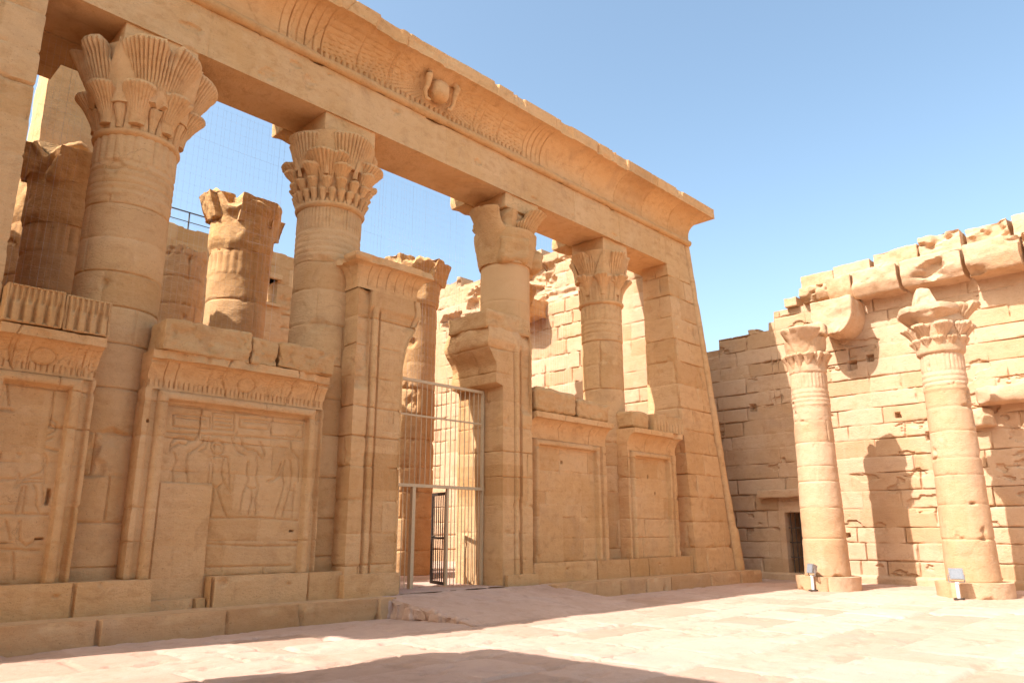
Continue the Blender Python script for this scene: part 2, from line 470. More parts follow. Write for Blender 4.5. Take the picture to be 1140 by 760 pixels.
# ------------------------------------------------------------------ columns
def col_sheet(mb, ax, ay, z0, z1, rad, res, seed, drum=.78, drums=None, flute=None, rings=None, wear=.006, top=None, chip=.6, jd=.032, blocks=2, cap=True, carve=None, nth=None, blob=0.0):
    rm = max(rad(z0), rad(z1))
    nt = nth or int(2 * math.pi * rm / res); nz = int((z1 - z0) / res) + 2
    th = np.arange(nt) / nt * 2 * math.pi
    Z = np.linspace(z0, z1, nz)
    TH, ZZ = np.meshgrid(th, Z, indexing='ij')
    if top is not None:
        zt = top(th)
        ZZ = z0 + (zt[:, None] - z0) * ((Z - z0) / (z1 - z0))[None]
    rr = np.vectorize(rad)(Z)[None] * np.ones_like(ZZ) if top is None else np.interp(ZZ, Z, [rad(q) for q in Z])
    X, Y = np.cos(TH) * rm, np.sin(TH) * rm
    cs = drums if drums is not None else list(np.arange(z0, z1 + drum, drum))
    rn = random.Random(seed)
    cs = np.array([cs[0]] + [q + (rn.uniform(-.08, .08) if drums is None else 0) for q in cs[1:]])
    wz = ZZ + .01 * fbm(X * 2, Y * 2, ZZ * 2, seed + 1, 3)
    ci = np.clip(np.searchsorted(cs, wz, 'right') - 1, 0, len(cs) - 1)
    dh = np.minimum(np.abs(wz - cs[ci]), np.abs(cs[np.minimum(ci + 1, len(cs) - 1)] - wz))
    ph = np.array([rn.uniform(0, 6.28) for _ in range(len(cs))])[ci]
    w = 2 * math.pi / blocks
    tt = ((TH + ph) / w) % 1
    dv = np.minimum(tt, 1 - tt) * w * rm
    bid = (ci * 31 + (((TH + ph) / w) % blocks).astype(int)).astype(np.int64)
    d = np.minimum(dh, dv)
    jw = .012 * (1 + .9 * fbm(X * 2, Y * 2, ZZ * 2, seed + 2, 3)); jw = np.maximum(jw, .004)
    H = -jd * np.exp(-(d / jw) ** 2) - .004 * np.exp(-(d / .04) ** 2)
    if rings:
        for (a, b, n) in rings:
            t = (ZZ - a) / (b - a)
            H = np.where((t > 0) & (t < 1), .020 * np.abs(np.sin(t * math.pi * n)) ** .6 - .004, H)
    if flute:
        for (a, b, n, dep) in flute:
            m = smooth(a - .02, a + .02, ZZ) * smooth(b + .02, b - .02, ZZ)
            H = H * (1 - m) + m * dep * (np.abs(np.sin(TH * n / 2)) ** .7 - .3)
    if carve is not None: H = H + carve(TH * rm, ZZ)
    H = H + wear * fbm(X * 2.4, Y * 2.4, ZZ * 2.4, seed + 3, 5) * 1.6
    ch = fbm(X * 1.9, Y * 1.9, ZZ * 1.9, seed + 4, 4)
    H = H - chip * .10 * smooth(.28, .6, ch + .2 * np.exp(-(d / .08) ** 2) - .1)
    if blob: H = H + blob * fbm(X * 1.3, Y * 1.3, ZZ * 1.3, seed + 8, 4)
    rr = rr + H
    tone = _h(bid, bid * 0 + 5, bid * 0, seed) * .7
    P = np.stack([ax + rr * np.cos(TH), ay + rr * np.sin(TH), ZZ], -1)
    I = mb.grid(P, tone, wrap=True)
    if cap: mb.ng.append(list(I[:-1, -1]))
    mb.ng.append(list(I[:-1, 0])[::-1])

def erode(P, seed, a, f=3.0):
    X, Y, Z = P[..., 0], P[..., 1], P[..., 2]
    D = np.stack([fbm(X * f, Y * f, Z * f, seed + 51 * k, 4) for k in range(3)], -1)
    return P + a * D

def umbel(mb, ax, ay, ang, za, zb, d0, d1, r0, r1, ribs=26, pw=2.3, seed=0, lip=.05, nt=16, nphi=72, amp=.018, chip=.10, ribd=.085, side=1.0, er=.015):
    """one open papyrus head: a flaring trumpet leaning out of the bell, ribbed below its rim"""
    t = np.linspace(0, 1, nt)
    z = za + (zb - za) * t; rr = r0 + (r1 - r0) * t ** pw; d = d0 + (d1 - d0) * t ** 1.5
    rows = [(z[i], rr[i], d[i], t[i]) for i in range(nt)] + [(zb + lip * .5, r1 * 1.015, d1, 0), (zb + lip, r1 * .98, d1, 0), (zb + lip + .03, r1 * .6, d1, 0), (zb + lip + .03, r1 * .05, d1, 0)]
    if ribs: nphi = max(nphi, ribs * 6)
    phi = np.arange(nphi) / nphi * 2 * math.pi
    P = np.zeros((nphi, len(rows), 3))
    brk = np.clip(noise(np.cos(phi) * 2 + seed * 3.1, np.sin(phi) * 2, seed, 5) - .25, 0, 1) * chip * 3
    for j, (zz, q, dd, tt) in enumerate(rows):
        rib = 1 + (ribd * smooth(.12, .5, tt) * (np.abs(np.sin(phi * ribs / 2)) ** .8 - .6) if tt else 0)
        w = smooth(.6, 1, tt) if tt else 1.0
        qq = q * rib * (1 - brk * w)
        lx, ly = dd + qq * np.cos(phi), side * qq * np.sin(phi)
        P[:, j, 0] = ax + lx * math.cos(ang) - ly * math.sin(ang)
        P[:, j, 1] = ay + lx * math.sin(ang) + ly * math.cos(ang)
        P[:, j, 2] = zz - brk * w * .25 * (zb - za)
    P = erode(P, seed + 3, er, 3.2); P = erode(P, seed + 5, er * .6, 11.0)
    I = mb.grid(P, _h(np.array([seed]), np.array([1]), np.array([2]), 3)[0] * .3, wrap=True)
    mb.ng.append(list(I[:-1, -1])); mb.ng.append(list(I[:-1, 0])[::-1])

def sepal(mb, ax, ay, ang, za, zb, d0, d1, w, seed=0, th=.10):
    t = np.linspace(0, 1, 12); phi = np.arange(20) / 20 * 2 * math.pi
    P = np.zeros((20, 12, 3))
    for j, q in enumerate(t):
        ww = w * (1 - q) ** .8 * (1 + .5 * q) + .012; hh = th * (1 - q * .6)
        dd = d0 + (d1 - d0) * q ** 1.4
        lx = dd + hh * np.cos(phi) * (1 - .6 * np.abs(np.sin(phi))); ly = ww * np.sin(phi)
        P[:, j, 0] = ax + lx * math.cos(ang) - ly * math.sin(ang)
        P[:, j, 1] = ay + lx * math.sin(ang) + ly * math.cos(ang)
        P[:, j, 2] = za + (zb - za) * q
    P = erode(P, seed, .012, 4)
    I = mb.grid(P, 0.1, wrap=True)
    mb.ng.append(list(I[:-1, -1])); mb.ng.append(list(I[:-1, 0])[::-1])

def bell(mb, ax, ay, prof, seed, amp=.02, f=2.0, nth=110, nz=50, tone=0.0, cut=None, topn=0.0):
    zs = np.array([p[0] for p in prof]); rs = np.array([p[1] for p in prof])
    Z = np.linspace(zs[0], zs[-1], nz); th = np.arange(nth) / nth * 2 * math.pi
    TH, ZZ = np.meshgrid(th, Z, indexing='ij')
    rr = np.interp(Z, zs, rs)[None] * np.ones_like(TH)
    if topn: ZZ = ZZ - topn * smooth(.45, 1, (ZZ - zs[0]) / (zs[-1] - zs[0])) * np.clip(.5 + 1.6 * fbm(np.cos(TH) * 1.4, np.sin(TH) * 1.4, 0, seed + 77, 4), 0, 1.4)
    if cut is not None: rr = rr * cut(TH, ZZ)
    rr = rr + amp * fbm(np.cos(TH) * f, np.sin(TH) * f, ZZ * f, seed, 5)
    I = mb.grid(np.stack([ax + rr * np.cos(TH), ay + rr * np.sin(TH), ZZ], -1), tone, wrap=True)
    mb.ng.append(list(I[:-1, -1])); mb.ng.append(list(I[:-1, 0])[::-1])

# ================================================================== THE SETTING
def paving(U, V):
    b = Blocks(-30, 30, .75, 1.35, .9, 2.2, 77, jw=.022, jd=.034, off=.012, chip=.22, u0=-40, u1=60, gappy=.9)
    H, t = b(U, V)
    worn = smooth(-.25, .25, fbm(U * .28, V * .28, 0, 5, 3))
    H = H * (.5 + .5 * worn) + .014 * fbm(U * .6, V * .6, 0, 8, 5) + .006 * fbm(U * 4, V * 4, 0, 18, 3)
    dent = smooth(.30, .42, fbm(U * 1.6, V * 2.6, 1, 61, 4))
    fl = smooth(.42, .52, fbm(U * 3.3, V * 6.0, 1, 65, 4))
    return H - .022 * dent - .035 * fl, np.clip(t * 1.1 - .7 * dent - .8 * fl, -1, 1)

m = MB()
X = np.arange(-3.4, 26.25, .045); Y = np.arange(-4, 13.0, .045)
XX, YY = np.meshgrid(X, Y, indexing='ij')
H, T = paving(XX, YY)
H = H * smooth(-.0, .5, np.minimum(np.minimum(XX + 3.4, 26.25 - XX), YY + 4))
m.grid(np.stack([XX, YY, H], -1), T)
setting(m.build("court_paving", M_FLR, sharp=0))
m = MB()
gx = np.linspace(-900, 900, 120)
GX, GY = np.meshgrid(gx, gx, indexing='ij')
m.grid(np.stack([GX, GY, -.06 + 6 * smooth(120, 700, np.hypot(GX, GY)) * (.4 + fbm(GX * .006, GY * .006, 0, 4, 4))], -1))
setting(m.build("ground", M_GND))
# floor of the hall behind the facade, a step above the court
m = MB()
X = np.arange(1.5, 22.6, .07); Y = np.arange(14.0, 30.3, .07)
for X, Y in ((X, Y), (np.arange(9.80, 12.99, .05), np.arange(12.78, 14.03, .05))):
    XX, YY = np.meshgrid(X, Y, indexing='ij')
    H, T = paving(XX * 1.1 + 31, YY * 1.1)
    m.grid(np.stack([XX, YY, .385 + H], -1), T)
setting(m.build("hall_floor", M_FLR, sharp=0))

# ================================================================== THE FACADE
def yf(z): return 12.90 + .051 * (z - .37)
fac = thing("temple_facade", "tall tan sandstone temple front with cavetto cornice and winged sun disc, standing on columns", "temple front", (11.5, 12.9, 0))
FB = Blocks(.36, 12, .62, .78, .9, 2.1, 11, jw=.011, jd=.030, off=.005, chip=.35, gappy=1.0)
def fac_fn(seed, blocks=FB):
    def f(U, Z):
        H, t = blocks(U, Z)
        return H + surf(U, Z, seed), t * .7
    return f
# right pier: upright inner edge, battered outer edge
z0, z1 = .36, 11.85
pbR = [(21.62, 14.46), (21.62, yf(z0)), (24.02, yf(z0)), (24.02, 14.46)]
ptR = [(21.62, 14.46), (21.62, yf(z1)), (22.98, yf(z1)), (22.98, 14.46)]
m = MB()
FBR = Blocks(.36, 12, .70, .84, 1.0, 2.4, 12, jw=.011, jd=.030, off=.005, chip=.40, gappy=1.0)
wrap(m, pbR, ptR, z0, z1, .027, fac_fn(3, FBR))
anta = under(fac, m, "corner_pier", M_FAC)
m = MB()
t = np.linspace(0, 1, 150)
ptsR = np.stack([24.36 + (23.20 - 24.36) * t, yf(z0) + .12 + (yf(11.9) - yf(z0)) * t, .36 + 11.5 * t], 1)
rr = .20 - .035 * t + .012 * fbm(t * 30, t * 0, 0, 5, 3) - .05 * np.clip(noise(t * 22, t * 0, 0, 9) - .45, 0, 1)
rr = np.where(t < .12, rr + .055, rr)
I = m.sweep(ptsR, rr, 20)
under(fac, m, "corner_roll", M_FAC)
# flank behind the roll
m = MB()
wrap(m, [(24.02, yf(z0) + .20), (24.5, yf(z0) + .22), (24.5, 24)], [(22.98, yf(z1) + .2), (23.2, yf(z1) + .22), (23.2, 24)], z0, 11.85, .08, fac_fn(5, FBR), closed=True)
under(fac, m, "side_flank", M_FAC)
# left pier
pbL = [(-4.9, 15.2), (-4.9, yf(z0)), (2.37, yf(z0)), (2.37, 15.2)]
ptL = [(-3.5, 15.2), (-3.5, yf(z1)), (2.37, yf(z1)), (2.37, 15.2)]
m = MB()
wrap(m, pbL, ptL, z0, z1, .045, fac_fn(7, FB))
under(fac, m, "corner_pier", M_FAC)
# architrave, in two leaves with a seam along its soffit
m = MB()
AJ = [2.5, 5.15, 8.52, 11.4, 14.3, 16.6, 18.9, 21.3]
def arch_fn(U, Z):
    u = U - uA
    H = surf(U, Z, 21, .005)
    for k, x in enumerate(AJ):
        lean = .0
        H = H - .02 * np.exp(-((u - x - .012 * fbm(Z * 3, Z * 0 + k, 0, 3, 3)) / .011) ** 2)
    # cracks running down from the moulding
    for k, (x, sl, zlo) in enumerate(((6.2, .22, 11.45), (7.05, .25, 11.1), (17.9, .05, 11.4), (12.9, .1, 11.5), (3.9, .1, 11.2), (20.1, .05, 11.3))):
        H = H - .022 * np.exp(-((u - x - sl * (Z - 11.85) - .05 * fbm(Z * 2.5, Z * 0 + k, 0, 41, 3)) / .010) ** 2) * smooth(zlo - .03, zlo + .1, Z)
    H = H - .05 * smooth(.36, .55, fbm(U * 1.8, Z * 3.2, 3, 23, 4))
    t = _h(np.searchsorted(np.array(AJ), u).astype(np.int64), np.zeros(u.shape, np.int64), np.zeros(u.shape, np.int64), 5) * .5
    return H, t
pA = [(-3.55, 14.02), (-3.55, yf(10.75)), (22.98, yf(10.75)), (22.98, 14.02)]
uA = uoff(pA, 1) + 3.55
pA2 = [(-3.55, 14.02), (-3.55, yf(11.85)), (22.98, yf(11.85)), (22.98, 14.02)]
pA = [(x, y) for x, y in pA]
wrap(m, pA, pA2, 10.75, 11.84, .03, arch_fn, botcap=True)
m.box(-3.55, 22.98, 14.045, 14.86, 10.765, 11.83)
under(fac, m, "architrave", M_FAC)
m = MB(); m.box(-1.4, 3.75, 14.87, 15.8, 10.74, 11.4); m.box(-1.4, 3.2, 15.81, 16.6, 10.78, 11.3)
under(fac, m, "roof_slab", M_INN)
for sx, w in ((8.0, .55), (13.75, .55), (18.3, .6)):
    m = MB(); rough_block(m, (sx, 15.18, 11.1), (w * 1.5, .62, .72), int(sx * 7), .09, .05, 14, 2.2)
    under(fac, m, "broken_roof_beam", M_RUF)
# torus along the top of the architrave
m = MB()
x = np.arange(-3.7, 23.3, .03)
yy = np.full(x.shape, yf(11.95) - .03)
rr = .115 + .012 * fbm(x * 4, x * 0, 0, 6, 4) - .022 * np.clip(noise(x * 1.7, x * 0, 0, 12) + .6 * noise(x * 8, x * 0, 0, 13) - .1, 0, 1)
m.sweep(np.stack([x, yy, np.full(x.shape, 11.95)], 1), rr, 16)
under(fac, m, "torus_moulding", M_RUF)
# cavetto cornice
CZ0, CZC, CZL, CZ1, CE = 12.03, 12.30, 12.97, 13.36, .73
def corn_prof(t):
    if t == 'len': return 1.75
    a = t * 1.75
    if a < .25: return (CZ0 + a, 0.0)
    if a < 1.33:
        q = (a - .25) / 1.08 * math.pi / 2
        return (CZ0 + .25 + .71 * math.sin(q), .71 * (1 - math.cos(q)) * 1.03)
    return (CZL + .02 + (a - 1.33) / .42 * (CZ1 - CZL - .02), CE)
yc = 13.50
pC = [(-3.75, 15.5), (-3.75, yc), (23.33, yc), (23.33, 15.5)]
uC = uoff(pC, 1) + 3.75
CJ = [1.2, 4.2, 6.9, 9.6, 12.6, 15.0, 17.1, 18.7, 20.3, 21.9]
SDX = 10.95
def corn_fn(U, Z):
    u = U - uC
    v = Z
    H = .010 * fbm(u * 1.6, v * 1.6, 0, 31, 5)
    low = (v < CZL + .02)
    r = winged_disc(u, v, SDX, CZ0 + .03, CZL, 3.25, .034)
    r = r + palm_ribs(u, v, SDX - 4.35, SDX - 3.30, 5, CZ0, CZL + .1, .05) + palm_ribs(u, v, SDX + 3.35, SDX + 4.3, 5, CZ0, CZL + .1, .05)
    r = r + np.where(np.abs(u - SDX) < 3.4, teeth(u, v, .155, CZ0 + .02, CZ0 + .19, .06), 0)
    H = H + np.where(low, r, 0)
    for k, x in enumerate(CJ):
        H = H - .03 * np.exp(-((u - x - .10 * (Z - 12.4) * (1 if k % 2 else -1) * .4 - .05 * fbm(Z * 2.2, Z * 0 + k, 0, 3, 4)) / .012) ** 2)
    for k, (x, sl) in enumerate(((5.1, .55), (5.9, -.8), (7.4, .7), (3.0, .4))):
        H = H - .03 * np.exp(-((u - x - sl * (Z - 12.4) - .10 * fbm(Z * 2.2, Z * 0 + k, 0, 33, 4)) / .010) ** 2)
    # broken arris of the lip
    ar = fbm(u * 1.1, v * .4, 2, 35, 4)
    lipz = smooth(CZL - .15, CZL + .06, v)
    H = H - lipz * (.06 * smooth(.22, .32, ar) + .025 * np.clip(fbm(u * 5, v * 5, 2, 36, 3), 0, 1))
    # the stretch left of the disc has lost much of its lip
    H = H - lipz * .07 * smooth(2.0, .6, np.abs(u - 10.4)) * (.5 + .8 * np.clip(fbm(u * 2.5, v * 2.5, 1, 44, 3), -.5, 1))
    t = _h(np.searchsorted(np.array(CJ), u).astype(np.int64), np.zeros(u.shape, np.int64), np.zeros(u.shape, np.int64), 9) * .45
    return H, t
m = MB()
P = wrap(m, pC, pC, CZ0, CZ1, .022, corn_fn, prof=corn_prof)
corn = under(fac, m, "cornice", M_CAP)
# broken top edge stones
m = MB()
rough_block(m, (SDX, yc - .24, 12.56), (.54, .46, .56), 3, .02, .26, 22, 2.4)
under(fac, m, "sun_disc", M_CAP)
for s in (-1, 1):
    m = MB()
    pts = [(SDX + s * .26, yc - .20, 12.88), (SDX + s * .42, yc - .36, 12.92), (SDX + s * .47, yc - .42, 12.75), (SDX + s * .44, yc - .34, 12.55), (SDX + s * .47, yc - .26, 12.38), (SDX + s * .40, yc - .22, 12.22), (SDX + s * .28, yc - .24, 12.20)]
    pts = np.array(pts); tt = np.linspace(0, 1, 7); ti = np.linspace(0, 1, 26)
    pp = np.stack([np.interp(ti, tt, pts[:, k]) for k in range(3)], 1)
    m.sweep(pp, np.interp(ti, tt, [.05, .075, .09, .07, .06, .05, .04]), 12)
    under(fac, m, "cobra", M_CAP)

# ------------------------------------------------------------------ step along the foot of the front
stp = thing("stone_step", "long worn step of sandstone blocks running along the foot of the temple front", "step", (11.5, 12.4, 0))
SBk = Blocks(-.2, .36, .56, .57, 1.0, 2.3, 15, jw=.022, jd=.07, off=.022, chip=.9, courses=[-.2, .8])
def step_fn(U, Z):
    H, t = SBk(U, Z)
    H = H + surf(U, Z, 4, .014, 3) - .05 * smooth(.22, .36, Z) * np.clip(fbm(U * 2.5, Z * 2.5, 0, 16, 4) + .05, 0, 1) * 1.6
    return H, t
for x0, x1 in ((-5, 9.55), (14.25, 24.75)):
    m = MB()
    pb = [(x0, 13.4), (x0, 12.36), (x1, 12.36), (x1, 13.4)]
    wrap(m, pb, pb, -.05, .365, .03, step_fn)
    under(stp, m, "step_course", M_STP)
m = MB(); m.box(-5.2, 24.95, 12.95, 16, -.05, .350); under(stp, m, "foundation_course", M_STP)

# ramp up to the gate
def ramp_grid():
    us = np.linspace(0, 1, 190); vs = np.linspace(0, 1, 100)
    UU, VV = np.meshgrid(us, vs, indexing='ij')
    xl = 9.35 + .35 * VV; xr = 14.5 + .6 * VV
    Xr = xl + (xr - xl) * UU
    Yr = 12.75 - 2.45 * VV
    Zr = .385 - .385 * VV ** (1.15 - .35 * smooth(.3, 1, UU)) + .010 * fbm(Xr * 1.5, Yr * 1.5, 0, 9, 4) + Blocks(-30, 30, .8, 1.2, 1.2, 2.4, 19, jw=.02, jd=.02, off=.008, chip=.2)(Xr, Yr)[0] * (1 - .6 * VV)
    return np.stack([Xr, Yr, Zr], -1)
m = MB()
P = ramp_grid()
I = m.grid(P, fbm(P[..., 0], P[..., 1], 0, 3, 3) * .5, flip=True)
Lf = P[0].copy(); n = len(Lf)
edge = np.stack([P[0], P[0] * 1.0], 1)
edge[:, 1, 2] = -.05
edge[:, 0, 0] += .0
edge = np.stack([P[0] * (1 - q) + edge[:, 1] * q + np.array([.05, 0, 0]) * 0 for q in np.linspace(0, 1, 8)], 1)
edge[:, 1:, 0] += .07 * fbm(edge[:, 1:, 1] * 5, edge[:, 1:, 2] * 5, 0, 4, 3) - .03
m.grid(edge, -.5, flip=False)
fr = np.stack([P[:, -1], P[:, -1] * [1, 1, 0] + [0, -.03, -.05]], 1); m.grid(fr, 0)
rt = np.stack([P[-1], P[-1] * [1, 1, 0] + [.02, 0, -.05]], 1); m.grid(rt, 0)
ob = m.build("entrance_ramp", M_FLR, loc=(11.8, 11.6, 0))
tag(ob, "low worn stone ramp rising from the court to the iron gate", "ramp")
rq = random.Random(8)
for k in range(9):
    q = .10 + k * .088
    h = .34 * (1 - q) + .03
    m = MB(); rough_block(m, (9.47 + .35 * q + rq.uniform(-.06, .05), 12.75 - 2.45 * q, h * .42), (rq.uniform(.22, .42), rq.uniform(.22, .36), h), 1200 + k, .09, .03, 16, 4.5, rq.uniform(-.3, .3))
    m.build("edge_stone", M_FLR, ob, loc=(11.8, 11.6, 0))

# ------------------------------------------------------------------ screen walls
# outlines of the carved king and gods, as (x, z) on the wall
FIG2 = [[(5.18,2.96),(5.18,3.08),(5.23,3.16),(5.33,3.21),(5.42,3.21),(5.51,3.15),(5.44,3.08),(5.31,3.09),(5.20,3.01)],[(5.51,3.15),(5.60,3.17),(5.65,3.32)],[(5.69,3.30),(5.76,3.15),(5.64,3.03),(5.50,2.93),(5.48,2.81),(5.51,2.61),(5.56,2.40)],[(5.84,3.24),(5.80,3.05),(5.70,2.98)],[(5.26,2.91),(5.31,2.80),(5.27,2.65),(5.29,2.39)],[(5.89,3.06),(5.90,3.16),(6.00,3.21),(6.11,3.17),(6.14,3.08),(6.12,2.98),(6.04,2.94),(5.95,2.96),(5.89,3.06)],[(5.94,3.08),(5.99,3.12),(6.06,3.11),(6.09,3.04)],[(5.87,2.88),(6.03,2.92),(6.23,2.91)],[(5.92,2.85),(5.98,2.69),(5.97,2.49),(5.94,2.39)],[(6.15,2.88),(6.13,2.70),(6.18,2.50),(6.30,2.31)],[(6.23,2.90),(6.27,2.66),(6.32,2.30)],[(5.90,2.83),(5.90,2.54),(5.93,2.29)],[(6.02,2.38),(6.02,2.15),(6.00,1.85)],[(6.08,2.35),(6.18,2.10),(6.31,1.86)],[(6.18,2.45),(6.08,2.35),(5.98,2.42)],[(6.25,3.28),(6.31,3.17),(6.39,3.05),(6.56,2.97)],[(6.31,3.25),(6.35,3.38)],[(6.43,3.31),(6.49,3.16),(6.61,3.06),(6.71,3.09)],[(6.70,3.05),(6.77,3.06),(6.84,2.98),(6.92,2.93),(6.93,3.04),(6.83,3.24)],[(6.78,2.95),(6.82,2.79),(6.80,2.58),(6.86,2.40),(6.83,2.17),(6.85,1.91)],[(6.62,2.86),(6.61,2.68),(6.66,2.52),(6.58,2.32),(6.55,2.14),(6.54,1.92)],[(6.74,2.36),(6.75,2.17),(6.71,1.91)],[(6.61,2.42),(6.74,2.36),(6.86,2.40)],[(7.35,3.42),(7.45,3.32),(7.54,3.35),(7.61,3.53)],[(7.45,3.32),(7.47,3.18),(7.53,3.10),(7.65,3.01),(7.69,2.79),(7.68,2.54)],[(7.28,2.87),(7.25,2.71),(7.20,2.59),(7.04,2.52)],[(7.31,2.79),(7.27,2.63),(7.13,2.52)],[(7.36,2.92),(7.33,2.72),(7.38,2.48),(7.31,2.13),(7.24,1.87)],[(7.48,2.93),(7.53,2.67),(7.51,2.40),(7.43,2.08),(7.39,1.87)],[(7.61,2.49),(7.60,2.19),(7.60,1.82)],[(7.48,2.38),(7.62,2.35)],[(5.16,3.59),(5.82,3.60),(5.84,3.38),(5.19,3.37),(5.16,3.59)],[(5.86,3.70),(6.26,3.70),(6.29,3.40),(5.89,3.39),(5.86,3.70)],[(6.38,3.65),(6.97,3.65),(6.99,3.48),(6.39,3.47),(6.38,3.65)],[(7.01,3.65),(7.70,3.66),(7.72,3.39),(7.04,3.38),(7.01,3.65)],[(5.92,3.62),(6.22,3.62)],[(5.93,3.55),(6.23,3.54)],[(5.93,3.47),(6.24,3.47)],[(5.24,3.54),(5.74,3.54)],[(6.46,3.59),(6.92,3.60)],[(5.05,3.74),(7.79,3.75)],[(5.10,3.27),(7.82,3.35)],[(5.09,2.35),(5.90,2.38)],[(5.90,2.38),(5.95,1.66),(6.01,0.90)],[(5.92,1.84),(6.87,1.86),(7.72,1.81)],[(5.96,1.40),(6.86,1.35),(7.80,1.35)],[(5.98,1.01),(7.64,0.99)],[(7.09,0.99),(7.10,0.86)],[(5.15,1.82),(5.95,1.81)],[(5.27,2.36),(5.30,2.08),(5.50,2.08)],[(5.12,2.07),(5.90,2.10)],[(5.65,1.33),(5.68,1.01)],[(5.19,1.38),(5.97,1.36)]]
FIG1 = [[(2.63,3.37),(2.75,3.39),(2.86,3.31),(2.87,3.17),(2.81,2.99),(2.70,2.89)],[(3.10,3.20),(3.18,3.30),(3.29,3.32),(3.40,3.25),(3.41,3.14),(3.28,3.04),(3.18,3.05),(3.10,3.20)],[(3.26,3.21),(3.35,3.20)],[(3.21,3.08),(3.27,2.96),(3.38,3.02)],[(2.70,2.85),(2.95,2.87)],[(2.87,2.87),(2.97,2.71),(3.05,2.87)],[(3.05,2.87),(3.24,2.85),(3.33,2.71),(3.36,2.59),(3.27,2.48),(3.11,2.40),(2.98,2.25)],[(3.01,2.44),(2.99,2.27)],[(3.27,2.81),(3.34,2.51),(3.37,2.31)],[(2.98,2.29),(3.16,2.33),(3.37,2.34)],[(3.07,2.25),(3.06,2.08),(3.04,1.84)],[(3.12,2.26),(3.13,2.06),(3.12,1.87)],[(3.22,2.30),(3.28,2.16),(3.28,2.01),(3.36,1.87)],[(3.34,2.30),(3.38,2.12),(3.39,2.02)],[(2.77,2.36),(3.37,2.39)],[(2.84,1.86),(3.49,1.86)],[(2.92,1.36),(3.43,1.33)],[(3.08,1.35),(3.15,0.92)],[(3.24,2.86),(3.47,2.82)],[(2.94,1.74),(3.02,1.49)],[(3.11,1.75),(3.14,1.49),(3.25,1.39),(3.36,1.48)],[(2.64,3.85),(2.72,3.46)]]

